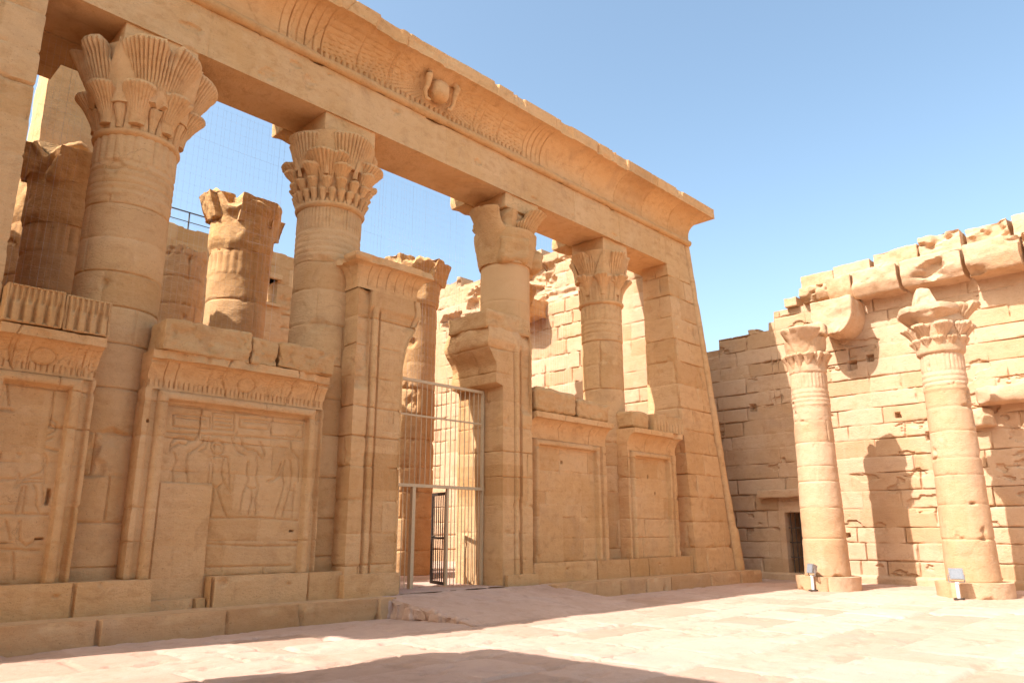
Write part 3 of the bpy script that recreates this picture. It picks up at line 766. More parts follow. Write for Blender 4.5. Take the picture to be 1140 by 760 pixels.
SB = Blocks(.3, 6, .52, .66, .9, 1.9, 51, jw=.010, jd=.013, off=.003, chip=.25, gappy=1.1)
def screen(x0, x1, xi0, xi1, label, plinth, plinth_seed, figs=None, patch=None, holes=(), wings=False, eroded=0.0, seed=0, repair=None):
    g = thing("screen_wall", label, "screen wall", ((x0 + x1) / 2, 13.15, .36), "carved screen walls between the front columns")
    pb = [(x0, 14.0), (x0, 13.15), (x1, 13.15), (x1, 14.0)]
    uo = uoff(pb, 1)
    zi = 3.80
    def fn(U, Z):
        x = U - uo + x0
        H, t = SB(x, Z)
        H = H + surf(x, Z, seed, .004)
        rw, rc = .075, .085
        front = (x > x0 + .01) & (x < x1 - .01)
        d = np.minimum(np.minimum(x - (xi0 - rc), (xi1 + rc) - x), (zi + rc) - Z)     # >0 inside the roll
        roll = .055 * np.sqrt(np.clip(1 - (d / rw) ** 2, 0, 1))
        inner = -.085 * smooth(rw * .7, rw * 1.2, d)
        groove = -.07 * smooth(-rw * 1.1, -rw * 1.4, d) * smooth(-rw * 3.2, -rw * 2.4, d)
        brk = np.clip(fbm(x * 2.1, Z * 2.1, 0, seed + 7, 4) - .22, 0, 1) * 3
        rel = roll * (1 - np.clip(brk, 0, 1)) + inner + groove
        H = H + np.where(front, rel, 0)
        ins = d > rw * 1.3
        if figs is not None:
            gl = lines_groove(x, Z, figs, .018, .028)
            H = H + np.where(front & ins, gl, 0)
        if patch is not None:
            for (a, b, c, e, dep, tn) in patch:
                mk = smooth(a - .012, a + .012, x) * smooth(b + .012, b - .012, x) * smooth(c - .012, c + .012, Z) * smooth(e + .012, e - .012, Z) * front
                H = H * (1 - mk * .8) + mk * dep
                t = t * (1 - mk) + mk * tn
        for (a, b, wx, wz) in holes:
            H = H - .12 * smooth(1.25, .8, np.maximum(np.abs(x - a) / wx, np.abs(Z - b) / wz) + .3 * fbm(x * 9, Z * 9, 0, seed, 2))
        if eroded: H = H - np.where(ins & front, eroded * .03 * np.clip(fbm(x * 1.2, Z * 1.2, 0, seed + 3, 4) + .1, 0, 1), 0)
        return H, t * .6
    m = MB(); wrap(m, pb, pb, .48, 3.98, .0165, fn)
    under(g, m, "carved_panel", M_FAC)
    # cavetto over the panel
    def prof(t):
        if t == 'len': return .92
        a = t * .92
        if a < .10: return (3.975 + a, .0)
        if a < .72:
            q = (a - .10) / .62 * math.pi / 2
            return (4.075 + .40 * math.sin(q), .31 * (1 - math.cos(q)))
        return (4.475 + (a - .72) / .2 * .15, .32)
    ca, cb = x0 + .02, x1 - .02
    pc = [(ca, 14.0), (ca, 13.17), (cb, 13.17), (cb, 14.0)]
    uc = uoff(pc, 1)
    xm = (xi0 + xi1) / 2
    def cf(U, Z):
        x = U - uc + ca
        H = .008 * fbm(x * 3, Z * 3, 0, seed + 8, 5)
        if wings:
            r = winged_disc(x, Z, xm, 4.02, 4.46, 1.0, .018)
            r = r + palm_ribs(x, Z, ca + .15, ca + .55, 4, 4.0, 4.5, .025) + palm_ribs(x, Z, cb - .5, cb - .12, 4, 4.0, 4.5, .025)
            r = r - .03 * np.exp(-((np.hypot(x - xm, (Z - 4.25) * 1.3) - .17) / .018) ** 2)
            r = r + teeth(x, Z, .085, 4.0, 4.13, .028)
            H = H + np.where(Z < 4.48, r, 0)
        lip = smooth(4.38, 4.5, Z)
        H = H - lip * (.16 * smooth(.05, .42, fbm(x * 1.4, Z * .3, 3, seed + 11, 4)) + .03 * np.clip(fbm(x * 6, Z * 6, 1, seed + 13, 3), 0, 1))
        for k, xx in enumerate((xm - .42, xm + .9)):
            H = H - .035 * np.exp(-((x - xx - .12 * fbm(Z * 3, Z * 0 + k, 0, seed, 3)) / .012) ** 2)
        return H, .15
    m = MB(); wrap(m, pc, pc, 3.975, 4.625, .018, cf, prof=prof, post=lambda P: np.concatenate([np.clip(P[..., :1], ca - .015, cb + .015), P[..., 1:]], -1))
    under(g, m, "cavetto_cornice", M_CAP)
    for k, (a, b, zt, yy) in enumerate(plinth):
        pp = [(a, 13.9), (a, yy), (b, yy), (b, 13.9)]
        PB = Blocks(.3, 1.2, .8, .81, 1.1, 2.6, plinth_seed + k, jw=.016, jd=.05, off=.010, chip=.6, courses=[.2, 1.4])
        def pf(U, Z):
            H, t = PB(U, Z)
            H = H + surf(U, Z, plinth_seed, .006) - .05 * smooth(zt - .12, zt, Z) * np.clip(fbm(U * 2, Z * 2, 0, plinth_seed + 3, 4), 0, 1)
            H = H - .05 * np.exp(-(((U - 2.4) / .05) ** 2 + ((Z - .68) / .022) ** 2))
            return H, t
        m = MB(); wrap(m, pp, pp, .36, zt, .025, pf)
        under(g, m, "plinth", M_FAC)
    return g

screen(2.39, 3.86, 2.62, 3.50, "screen wall at the far left edge with a carved striding figure, beside the first column", [(2.2, 5.04, .862, 12.97)], 61, FIG1,
       patch=[(2.55, 3.3, 2.75, 3.35, -.06, -.4)], holes=[(3.44, 2.12, .025, .12), (3.40, 1.50, .05, .014)], wings=True, seed=70)
screen(4.64, 8.10, 5.05, 7.76, "wide screen wall carved with a row of outlined standing figures, between the two left columns", [(5.05, 6.0, .52, 13.06), (6.01, 8.66, .862, 12.98)], 63, FIG2,
       patch=[(5.07, 5.98, .3, 2.42, -.03, .5)], holes=[(4.74, 3.42, .02, .02), (7.60, 1.62, .03, .010)], wings=True, seed=80)
screen(14.16, 17.42, 14.55, 16.95, "plain wide screen wall with a smooth repaired panel, right of the gateway", [(13.95, 18.2, .855, 13.02)], 65,
       patch=[(14.6, 15.55, .85, 2.3, -.06, .3), (15.0, 16.4, 2.3, 3.1, -.075, .15)], holes=[(15.55, 3.42, .025, .03)], eroded=.6, seed=90)
screen(18.47, 21.1, 18.86, 20.62, "narrow plain screen wall in the corner beside the right end pier", [(18.21, 21.60, .87, 13.02)], 67, eroded=.8, seed=100,
       patch=[(19.2, 20.4, 2.0, 3.2, -.075, .2)], holes=[(19.6, 3.25, .02, .04), (19.95, 2.75, .02, .04)])

# loose coping blocks lying on the screens
def frieze_deco(pitch, zc, hh):
    def f(P, d):
        x, z = P[:, 0], P[:, 2]
        g = np.abs(((x / pitch) % 1) - .5) * 2
        front = np.clip(-d[:, 1], 0, 1)
        return front * (-.075 * smooth(.35, .95, g) * smooth(hh * .5, -hh * .2, z) - .05 * smooth(-.1, .25, z / hh) * np.abs(np.sin(x / pitch * math.pi * 2 + 1.0)))
    return f
G = "coping blocks lying on the screen walls"
def block(name, c, dim, seed, label, amp=.05, rnd=.05, n=26, f=2.2, pits=.02, deco=None, rot=0., mat=None, group=G, cat="stone block"):
    m = MB(); rough_block(m, c, dim, seed, amp, rnd, n, f, rot, (seed % 5 - 2) * .15, pits, deco)
    b = m.build(name, mat or M_RUF, loc=(c[0], c[1], c[2] - dim[2] / 2))
    return tag(b, label, cat, group)
block("frieze_block", (2.78, 13.18, 4.95), (.80, .72, .60), 201, "carved cobra frieze block at the left picture edge, resting on the leftmost screen wall", .025, .03, 40, 2, .0, frieze_deco(.16, 0, .3))
block("frieze_block", (3.53, 13.18, 4.94), (.68, .70, .58), 202, "carved cobra frieze block against the first big column, resting on the leftmost screen wall", .025, .03, 40, 2, .0, frieze_deco(.16, 0, .3))
block("coping_block", (5.52, 13.22, 4.90), (1.60, .72, .58), 203, "long rough coping block at the left end of the wide carved screen wall", .07, .05, 60, 2.6, .07)
block("coping_block", (6.60, 13.22, 4.87), (.56, .70, .53), 204, "short rough coping block in the middle of the three on the carved screen wall", .06, .05, 30, 2.6, .07)
block("coping_block", (7.50, 13.20, 4.88), (1.24, .74, .52), 205, "long pitted coping block nearest the second column, right end of the carved screen wall", .06, .06, 56, 2.4, .08)
block("coping_block", (15.02, 13.28, 4.95), (1.66, .80, .66), 206, "left of two rounded coping blocks on the plain wide screen wall", .08, .12, 44, 1.9, .05)
block("coping_block", (16.62, 13.28, 4.89), (1.52, .78, .55), 207, "right of two rounded coping blocks on the plain wide screen wall", .08, .12, 44, 1.9, .05)
block("coping_block", (18.98, 13.34, 4.90), (.95, .78, .54), 208, "plain broken half of the frieze on the narrow corner screen wall", .07, .10, 34, 2.0, .04)
block("frieze_block", (20.40, 13.24, 4.89), (1.75, .76, .54), 209, "long frieze block with a row of carved cobras on the narrow corner screen wall", .02, .03, 56, 2, .0, frieze_deco(.17, 0, .28))

# ------------------------------------------------------------------ gateway jambs with broken lintel stubs
JB = Blocks(.36, 8, .60, .72, 1.6, 3.0, 31, jw=.010, jd=.018, off=.003, chip=.32, gappy=1.0)
def jamb(x0, x1, side, label, zt, cornice):
    g = thing("gate_jamb", label, "gate jamb", ((x0 + x1) / 2, 13.2, .36), "stone jambs of the gateway")
    pb = [(x0, 14.6), (x0, 12.94), (x1, 12.94), (x1, 14.6)]
    uo = uoff(pb, 1)
    sd = 300 if side > 0 else 330
    def fn(U, Z):
        x = U - uo + x0
        xx = x - x0 if side > 0 else x1 - x          # measured from the outer edge
        H, t = JB(U + (0 if side > 0 else 7), Z)
        H = H + surf(U, Z, sd, .005)
        fr = (x > x0 + .005) & (x < x1 - .005)
        r0 = .34
        zone = smooth(6.35, 6.2, Z) if cornice else smooth(6.3, 6.1, Z)
        rel = -.09 * smooth(r0, r0 + .03, xx) + .10 * np.sqrt(np.clip(1 - ((xx - r0 - .16) / .085) ** 2, 0, 1)) * (np.abs(xx - r0 - .16) < .085) + .05 * smooth(r0 + .27, r0 + .29, xx)
        H = H + np.where(fr, rel * zone, 0)
        # upper part of the outer strip has gone
        H = H - np.where(fr, .10 * smooth(r0 + .02, r0 - .02, xx) * smooth(4.45, 4.62, Z) * (1 + .6 * fbm(U * 3, Z * 3, 0, sd + 2, 3)), 0)
        if side > 0:
            H = H + np.where(fr & (xx > .70), lines_groove(x, Z, GLY, .012, .012), 0)
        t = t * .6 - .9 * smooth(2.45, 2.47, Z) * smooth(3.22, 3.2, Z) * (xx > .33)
        if not cornice:
            H = H - .22 * smooth(6.25, 7.1, Z) * np.clip(.5 + fbm(U * 1.6, Z * 1.6, 0, sd + 5, 4), 0, 1)
        return H, t
    def post(P):
        Z = P[..., 2]
        w = smooth((x0 + x1) / 2, x1, P[..., 0]) if side > 0 else smooth((x0 + x1) / 2, x0, P[..., 0])
        y = P[..., 1]
        k = (.42 * smooth(5.05, 6.5, Z) if side > 0 else .24 * smooth(5.12, 5.20, Z) + .30 * smooth(5.6, 6.2, Z)) + .09 * fbm(Z * 1.6, y * 1.6, 0, sd + 9, 4) * smooth(5.1, 5.6, Z)
        P[..., 0] += side * w * k
        return P
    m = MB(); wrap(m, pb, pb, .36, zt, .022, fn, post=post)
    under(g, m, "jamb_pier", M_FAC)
    # square plinth at its foot
    pp = [(x0 - .06, 14.5), (x0 - .06, 12.84), (x1 + .03, 12.84), (x1 + .03, 14.5)] if side > 0 else [(x0 + .22, 13.9), (x0 + .1, 12.86), (x1 + .1, 12.86), (x1 + .1, 14.3)]
    m = MB(); wrap(m, pp, pp, .355, .80 if side > 0 else .62, .03, lambda U, Z: (surf(U, Z, sd + 4, .012) - .05 * smooth(.5, .75, Z) * np.clip(fbm(U * 2, Z * 2, 0, sd, 3), 0, 1), 0.1))
    under(g, m, "plinth", M_FAC)
    if cornice:
        def prof(t):
            if t == 'len': return 1.1
            a = t * 1.1
            if a < .15: return (zt + a * .8, 0)
            if a < .78:
                q = (a - .15) / .63 * math.pi / 2
                return (zt + .12 + .40 * math.sin(q), .26 * (1 - math.cos(q)))
            return (zt + .52 + (a - .78) / .32 * .16, .27)
        pc = [(x0 - .02, 14.3), (x0 - .02, 12.96), (x1 + .34, 12.96), (x1 + .34, 14.3)]
        uc = uoff(pc, 1)
        def cf(U, Z):
            x = U - uc
            H = .010 * fbm(U * 3, Z * 3, 0, sd + 8, 5) + np.where(Z < zt + .52, -.022 * smooth(.35, 0, np.abs(np.sin(x * 26))) * smooth(zt + .05, zt + .1, Z), 0)
            H = H - smooth(zt + .4, zt + .56, Z) * .12 * smooth(.15, .5, fbm(U * 1.5, Z, 2, sd + 3, 4))
            return H, .1
        m = MB(); wrap(m, pc, pc, zt, zt + .68, .022, cf, prof=prof)
        under(g, m, "jamb_cornice", M_CAP)
    else:
        m = MB(); rough_block(m, (13.26, 13.74, 6.80), (1.62, 1.5, .46), 411, .09, .05, 34, 2.4)
        under(g, m, "broken_lintel_block", M_RUF)
    return g
GLY = []
rg = random.Random(4)
for k in range(7):
    z = 6.15 - k * .62
    GLY.append([(9.40, z), (9.82, z)])
    for q in range(3):
        a, b = 9.44 + .13 * q, z - .1 - rg.random() * .3
        GLY.append([(a, b), (a + .07, b + .1 * rg.random()), (a + .08, b - .16), (a, b - .12), (a, b)])
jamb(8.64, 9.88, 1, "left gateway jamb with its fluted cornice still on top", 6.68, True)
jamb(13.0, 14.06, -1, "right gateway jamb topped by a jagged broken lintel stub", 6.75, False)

# ------------------------------------------------------------------ iron gate
gate = thing("iron_gate", "tall pale painted iron bar gate filling the gateway, its small door standing open", "gate", (11.4, 13.62, .40))
gy = 13.62
m = MB()
gx0, gx1 = 9.9, 12.97
m.box(gx0, gx1, gy - .03, gy + .03, 5.0, 5.065)
m.box(gx0, gx1, gy - .045, gy + .045, 2.59, 2.66)
m.box(gx0, gx1, gy - .02, gy + .02, 4.20, 4.24)
m.box(10.76, 10.85, gy - .05, gy + .05, .39, 2.588)
m.box(12.925, 12.97, gy - .042, gy + .042, .39, 4.998)
m.box(9.9, 9.97, gy - .042, gy + .042, .39, 4.998)
m.box(11.80, 11.86, gy - .03, gy + .03, .41, 2.588)
under(gate, m, "gate_frame", M_GATE)
k = 0
for x in np.linspace(10.08, 12.8, 19):
    m = MB(); m.bar((x, gy, 2.66), (x, gy, 5.01), .0105, 6); under(gate, m, "bar", M_GATE); k += 1
for x in (10.04, 10.16, 10.28, 10.40, 10.52, 10.64, 11.96, 12.07, 12.18, 12.29, 12.40, 12.51, 12.62, 12.73, 12.84):
    m = MB(); m.bar((x, gy, .42), (x, gy, 2.60), .0105, 6); under(gate, m, "bar", M_GATE)
a, b = np.array([11.83, gy + .03]), np.array([12.10, gy + .86])
def leafbox(m, t0, t1, za, zb, w=.02):
    d = (b - a); L = np.linalg.norm(d); d /= L; nrm = np.array([-d[1], d[0]]) * w
    p, q = a + d * t0 * L, a + d * t1 * L
    kk = m.add([(*(p - nrm), za), (*(q - nrm), za), (*(q + nrm), za), (*(p + nrm), za), (*(p - nrm), zb), (*(q - nrm), zb), (*(q + nrm), zb), (*(p + nrm), zb)])
    m.quads(np.array([[0, 3, 2, 1], [4, 5, 6, 7], [0, 1, 5, 4], [1, 2, 6, 5], [2, 3, 7, 6], [3, 0, 4, 7]]) + kk)
m = MB()
for t0, t1, za, zb in ((0, .07, .42, 2.52), (.93, 1, .42, 2.52), (.072, .928, .42, .49), (.072, .928, 2.45, 2.52), (.072, .928, 1.44, 1.49)): leafbox(m, t0, t1, za, zb)
for t in (.22, .37, .52, .67, .82): leafbox(m, t - .012, t + .012, .492, 2.448, .01)
leaf = under(gate, m, "gate_door", M_DARK)
m = MB(); p = a + (b - a) * .9; m.bar((p[0] - .05, p[1], 1.5), (p[0] + .06, p[1], 1.5), .018, 8); m.bar((p[0] - .05, p[1], 1.5), (p[0] - .05, p[1] - .1, 1.5), .014, 8)
h = m.build("handle", M_DARK, leaf, loc=(11.4, 13.62, .40))

# ------------------------------------------------------------------ the four great columns of the front
KG = "columns of the temple front"
def col_thing(ax, ay, label, z, cat="column", group=KG, name="composite_column"):
    return thing(name, label, cat, (ax, ay, z), group)
def abacus(g, ax, ay, w, z0, z1, seed, amp=.02):
    m = MB(); rough_block(m, (ax, ay, (z0 + z1) / 2), (w, w, z1 - z0), seed, amp, .02, 22, 2.4)
    under(g, m, "abacus", M_CAP)
def shaft(g, ax, ay, z0, z1, r0, r1, seed, res=.024, stems=26, **k):
    m = MB()
    zt = z1
    col_sheet(m, ax, ay, z0, z1, lambda z: r0 + (r1 - r0) * (z - z0) / (z1 - z0), res, seed,
              flute=[(zt - .52, zt - .02, stems, .028)], rings=[(zt - 1.22, zt - .56, 5)], **k)
    under(g, m, "shaft", M_FAC)
A90 = math.pi / 2
def cap_composite(g, ax, ay, z, zt, r, variant, seed):
    m = MB()
    h = zt - z
    bell(m, ax, ay, [(z - .02, r + .0), (z + .03, r + .07), (z + .09, r + .06), (z + .12, r - .02), (z + h * .5, r + .04), (z + h * .8, r + .14), (zt, r + .22)], seed, .03)
    if variant == 1:
        for k in range(4): umbel(m, ax, ay, -A90 + k * A90, z + h * .36, zt - .12, .50, .60, .42, .74, 52, 1.75, seed + k, lip=.10, chip=.20, er=.02)
        for k in range(4): sepal(m, ax, ay, -A90 / 2 * 3 + k * A90, z + h * .32, zt - .02, r + .04, r + .34, .33, seed + k, .14)
        for k in range(8): umbel(m, ax, ay, -A90 + (k + .5) * A90 / 2, z + h * .12, z + h * .48, r - .06, r + .10, .16, .33, 26, 2.2, seed + 20 + k, lip=.06, chip=.16, nphi=48, er=.018)
        for k in range(8): umbel(m, ax, ay, -A90 + k * A90 / 2, z + .12, z + h * .30, r - .03, r + .02, .06, .12, 10, 1.6, seed + 40 + k, lip=.03, nphi=24)
        for k in range(16): sepal(m, ax, ay, (k + .5) * A90 / 4, z + .10, z + h * .34, r - .01, r + .04, .055, seed + k, .05)
    elif variant == 2:
        for k in range(4): umbel(m, ax, ay, -A90 + k * A90, z + h * .52, zt - .12, .50, .52, .40, .58, 40, 1.6, seed + k, lip=.08, chip=.14)
        for k in range(4): sepal(m, ax, ay, -A90 / 2 * 3 + k * A90, z + h * .5, zt, r + .0, r + .10, .12, seed + k, .12)
        for k in range(4): umbel(m, ax, ay, -A90 * 1.45 + k * A90, z + h * .26, z + h * .66, .48, .66, .26, .50, 30, 1.8, seed + 10 + k, lip=.06, chip=.15)
        for k in range(8):
            umbel(m, ax, ay, -A90 * 1.2 + k * A90 / 2, z + h * .26, z + h * .50, r + .0, r + .16, .08, .20, 14, 2.0, seed + 20 + k, lip=.05, nphi=32)
            sepal(m, ax, ay, -A90 * 1.45 + k * A90 / 2, z + h * .40, z + h * .64, r + .12, r + .30, .05, seed + k, .06)
        for k in range(16): umbel(m, ax, ay, k * A90 / 4 + .1, z + h * .16, z + h * .34, r - .0, r + .11, .06, .12, 10, 1.6, seed + 40 + k, lip=.035, nphi=24)
        for k in range(24): umbel(m, ax, ay, k * A90 / 6, z + h * .05, z + h * .20, r - .0, r + .06, .05, .085, 8, 1.5, seed + 70 + k, lip=.03, nphi=18, nt=8)
        for k in range(48): sepal(m, ax, ay, k * A90 / 12, z + .03, z + .16, r + .02, r + .05, .035, seed + k, .03)
    elif variant == 4:
        for k in range(4): umbel(m, ax, ay, -A90 + k * A90, z + h * .42, zt - .12, .42, .50, .34, .60, 34, 1.8, seed + k, lip=.05, chip=.22)
        for k in range(4): sepal(m, ax, ay, -A90 / 2 * 3 + k * A90, z + h * .48, zt - .06, r + .06, r + .26, .24, seed + k, .12)
        for k in range(8):
            if k in (4, 5): continue
            umbel(m, ax, ay, -A90 + k * A90 / 2, z + h * .18, z + h * .50, r - .04, r + .10, .10, .28, 16, 2.4, seed + 20 + k, lip=.06, chip=.2, nphi=40)
        for k in range(20): sepal(m, ax, ay, (k + .5) * A90 / 5, z + .06, z + h * .36, r - .01, r + .05, .05, seed + k, .05)
    under(g, m, "capital", M_CAP)

k1 = col_thing(4.30, 14.15, "largest and nearest front column, at the left, its capital of broad fan shaped papyrus heads", .36)
shaft(k1, 4.30, 14.15, .36, 8.62, .745, .695, 501, .024, drums=[.36, 1.05, 1.75, 2.5, 3.2, 3.95, 4.72, 5.36, 5.98, 6.62, 7.25, 7.98])
cap_composite(k1, 4.30, 14.15, 8.60, 10.36, .70, 1, 510)
abacus(k1, 4.30, 14.15, 1.36, 10.36, 10.76, 520)
k2 = col_thing(8.55, 14.15, "front column left of the gateway, its capital finely carved in tiers of small flowers", .36)
shaft(k2, 8.55, 14.15, .36, 8.60, .745, .70, 502, .026, stems=56)
cap_composite(k2, 8.55, 14.15, 8.58, 10.32, .72, 2, 540)
abacus(k2, 8.55, 14.15, 1.36, 10.32, 10.76, 521)
k3 = col_thing(14.28, 14.15, "front column right of the gateway with a battered half missing capital and plain patched drum", .36)
m = MB()
col_sheet(m, 14.28, 14.15, .36, 9.2, lambda z: .72 - .03 * (z - .36) / 8.8, .03, 503, wear=.004, chip=.15, drums=[.36, 1.2, 2.2, 3.3, 4.4, 5.5, 6.6, 7.7, 8.75], jd=.010)
under(k3, m, "shaft", M_PLAST)
m = MB()
bell(m, 14.28, 14.15, [(8.78, .74), (9.2, .80), (9.6, .86), (9.75, .88)], 560, .07, 1.6)
umbel(m, 14.28, 14.15, math.pi * 1.08, 8.95, 10.22, .34, .62, .40, .70, 0, 1.5, 561, lip=.04, chip=.35, ribd=0, er=.03)
umbel(m, 14.28, 14.15, -A90 * .80, 9.45, 10.26, .30, .56, .36, .66, 36, 1.8, 562, lip=.05, chip=.45, er=.03)
umbel(m, 14.28, 14.15, .1, 9.3, 10.22, .34, .50, .36, .62, 30, 1.8, 563, lip=.05, chip=.45, er=.03)
umbel(m, 14.28, 14.15, A90, 9.3, 10.2, .34, .52, .36, .62, 30, 1.8, 564, lip=.05, chip=.3, er=.03)
for q, (an, zz, s) in enumerate(((-.55, 9.1, .55), (-.25, 9.5, .45), (-.15, 8.95, .36))):
    rough_block(m, (14.28 + .82 * math.cos(an), 14.15 + .82 * math.sin(an), zz), (s, s * .9, s * 1.1), 570 + q, .12, .14, 14, 3.2, an)
rough_block(m, (14.02, 13.62, 9.15), (.95, .52, .78), 575, .09, .16, 20, 2.2, -.3)
under(k3, m, "capital", M_RUF)
m = MB(); bell(m, 14.28, 14.15, [(9.7, .62), (10.1, .6), (10.4, .62)], 566, .05); rough_block(m, (14.28, 14.15, 10.55), (1.34, 1.34, .42), 522, .07, .03, 24, 2.4)
under(k3, m, "abacus", M_CAP)
k4 = col_thing(18.70, 14.15, "front column nearest the right end pier, standing between the two plain screen walls", .36)
shaft(k4, 18.70, 14.15, .36, 8.62, .67, .64, 504, .03, stems=24)
cap_composite(k4, 18.70, 14.15, 8.60, 10.32, .66, 4, 580)
abacus(k4, 18.70, 14.15, 1.30, 10.32, 10.76, 523, .05)

# ------------------------------------------------------------------ inside the hall
IG = "ruined columns inside the hall"
def inner_col(ax, ay, zt, r, label, seed, cap=None, rough=.03, name="ruined_column"):
    g = thing(name, label, "column", (ax, ay, .38), IG)
    m = MB()
    col_sheet(m, ax, ay, .36, zt, lambda z: r * (1.03 - .05 * z / 10), .04, seed, wear=.012, chip=1.0, blob=rough, top=(None if cap else (lambda th: zt - .55 * np.clip(.4 + fbm(np.cos(th) * 1.3, np.sin(th) * 1.3, 0, seed, 4), 0, 1))),
              flute=[(zt - .7, zt - .1, 24, .03)] if cap else None)
    under(g, m, "shaft", M_INN)
    if cap: cap(g)
    return g
def cap_ruin(ax, ay, z, zt, r, seed, angs, wide=.55):
    def f(g):
        m = MB()
        bell(m, ax, ay, [(z - .05, r), (z + .1, r + .05), (z + (zt - z) * .5, r + .06), (zt - .1, r + .20), (zt, r + .12)], seed, .10, 2.2, topn=.40)
        for k, (an, w) in enumerate(angs):
            d = r * .52 + w * .34
            def post(P, w=w):
                P[:, 0] += .30 * (P[:, 2] + .35) * (.6 + w)
                return P
            rough_block(m, (ax + d * math.cos(an), ay + d * math.sin(an), zt - .52 - .10 * k), (.50 + w * .4, .82 + .2 * (k % 2), .74), seed + k, .13, .03, 26, 2.3, an, 0, .03, None, post)
        under(g, m, "broken_capital", M_RUF)
    return f
inner_col(8.50, 18.4, 8.75, .76, "ruined column with sunlit left side behind the carved screen wall, broken flared capital", 601, cap_ruin(8.5, 18.4, 8.75, 10.42, .78, 611, ((math.pi * .98, .5), (-A90, .2), (.25, .5), (A90, .3)), .52), .045)
inner_col(4.25, 18.4, 8.2, .72, "dark shaded column inside the hall directly behind the first big column, its top broken", 602, cap_ruin(4.25, 18.4, 8.2, 10.12, .74, 621, ((math.pi, .45), (-A90, .35), (0, .4)), .55))
inner_col(8.55, 22.6, 10.1, .76, "low broken off column deep in the hall, between first front column and sunlit ruined column", 603, None, .06)
inner_col(14.42, 18.4, 8.6, .72, "broken column just inside the gateway, topped by a sunlit crumbling capital", 604, cap_ruin(14.42, 18.4, 8.6, 10.3, .74, 641, ((math.pi, .3), (-A90 * .7, .4), (0.2, .35)), .5))
inner_col(18.65, 18.4, 8.7, .70, "column inside the hall mostly hidden behind the battered front column", 605, cap_ruin(18.65, 18.4, 8.7, 10.5, .72, 651, ((math.pi, .4), (-A90, .4), (0, .4), (A90, .4)), .55))
dc = inner_col(4.75, 22.6, 9.6, .74, "tall column far back at the left, a bright edged high block above its capital", 606, cap_ruin(4.75, 22.6, 9.6, 11.9, .74, 661, ((math.pi, .4), (-A90, .4)), .5))
m = MB(); rough_block(m, (4.90, 22.6, 13.3), (1.45, 1.45, 3.0), 631, .06, .03, 24, 1.6)
under(dc, m, "abacus", M_INN)

# inner side wall, brightly lit
IWB = Blocks(.3, 14, .52, .66, .8, 2.2, 71, jw=.017, jd=.035, off=.004, chip=.30, gappy=1.25)
def iw_top(U):
    # U runs along +y from the facade to the back of the hall
    st = np.floor(U / 1.35); k = st.astype(np.int64)
    v = 12.75 + .55 * _h(k, k * 0, k * 0, 3) + .12 * fbm(U * 1.5, U * 0, 0, 4, 3)
    return np.where(U > 10.6, v + .35, np.where(U < 2.2, 11.7, v))
def iw_fn(U, Z):
    H, t = IWB(U, Z)
    H = H + surf(U, Z, 73, .006, 2)
    # the ragged bed where roof beams once sat, and three big broken holes
    for (a, b, ra, rb, dp) in ((10.35, 8.55, .50, .34, .5), (9.2, 7.9, .75, .42, .28), (10.9, 11.2, .9, .45, .42), (9.3, 11.9, .9, .5, .42), (6.0, 11.2, .8, .5, .3)):
        q = ((U - a) / ra) ** 2 + ((Z - b) / rb) ** 2 + 1.1 * fbm(U * 2.4, Z * 2.4, 0, int(a * 10), 4)
        H = H - dp * smooth(1.1, .65, q)
    H = H - .35 * smooth(.15, .5, fbm(U * .7, Z * 1.3, 0, 76, 4)) * smooth(10.5, 11.8, Z)
    return H, t
m = MB()
slab(m, (22.3, 14.5), (0, 1), (-1, 0), 0, 16.4, .36, iw_top, .04, iw_fn, .9)
g = m.build("hall_side_wall", M_WAL, loc=(22.8, 21, .36))
tag(g, "sunlit side wall inside the hall, pale masonry with broken holes, seen through the gateway", "wall")
for k, (yy, zz, dx, w, h) in enumerate(((20.3, 10.5, .8, 1.3, .75), (23.1, 7.9, .4, .8, .5))):
    m = MB(); rough_block(m, (22.2 - dx / 2, yy, zz), (dx + .4, w, h), 680 + k, .14, .05, 26, 2.2)
    b = m.build("beam_stub", M_RUF, g, loc=(22.8, 21, .36))
# back wall with a window
m = MB()
BWB = Blocks(.3, 14, .55, .75, .9, 2.2, 81, jw=.02, jd=.03, off=.012, chip=.7, gappy=1.0)
def bw(U, Z):
    H, t = BWB(U, Z); return H + surf(U, Z, 83, .014, 2), t
def bw_top(U): return 14.02 + .0 * U + .10 * np.round(2 * fbm(U * .6, U * 0, 0, 85, 2)) / 2
for u0, u1, za, zb in ((1.6, 15.0, .36, bw_top), (15.0, 15.8, .36, 11.55), (15.8, 22.3, .36, bw_top), (15.0, 15.8, 12.7, 14.0)):
    slab(m, (0, 30.2), (1, 0), (0, -1), u0, u1, za, zb, .06, bw, 1.0)
bwall = m.build("hall_back_wall", M_INN, loc=(12, 30.4, .36))
tag(bwall, "back wall of the hall with a small square window opening, behind the ruined column", "wall")
for q, (a0, a1) in (("window_lintel", (12.71, 12.95)), ("window_sill", (11.42, 11.54))):
    m = MB(); m.box(14.86, 15.94, 30.06, 30.25, a0, a1); m.build(q, M_INN, bwall, loc=(12, 30.4, .36))
m = MB()
for x in np.arange(9.6, 14.0, 1.05): m.bar((x, 30.6, 13.9), (x, 30.6, 14.85), .032, 6)
m.bar((9.5, 30.6, 14.83), (13.9, 30.6, 14.83), .032, 6); m.bar((9.5, 30.6, 14.4), (13.9, 30.6, 14.4), .02, 6)
tag(m.build("roof_railing", M_DARK, loc=(11.7, 30.6, 13.9)), "thin metal railing along the roof edge of the hall's back wall", "railing")
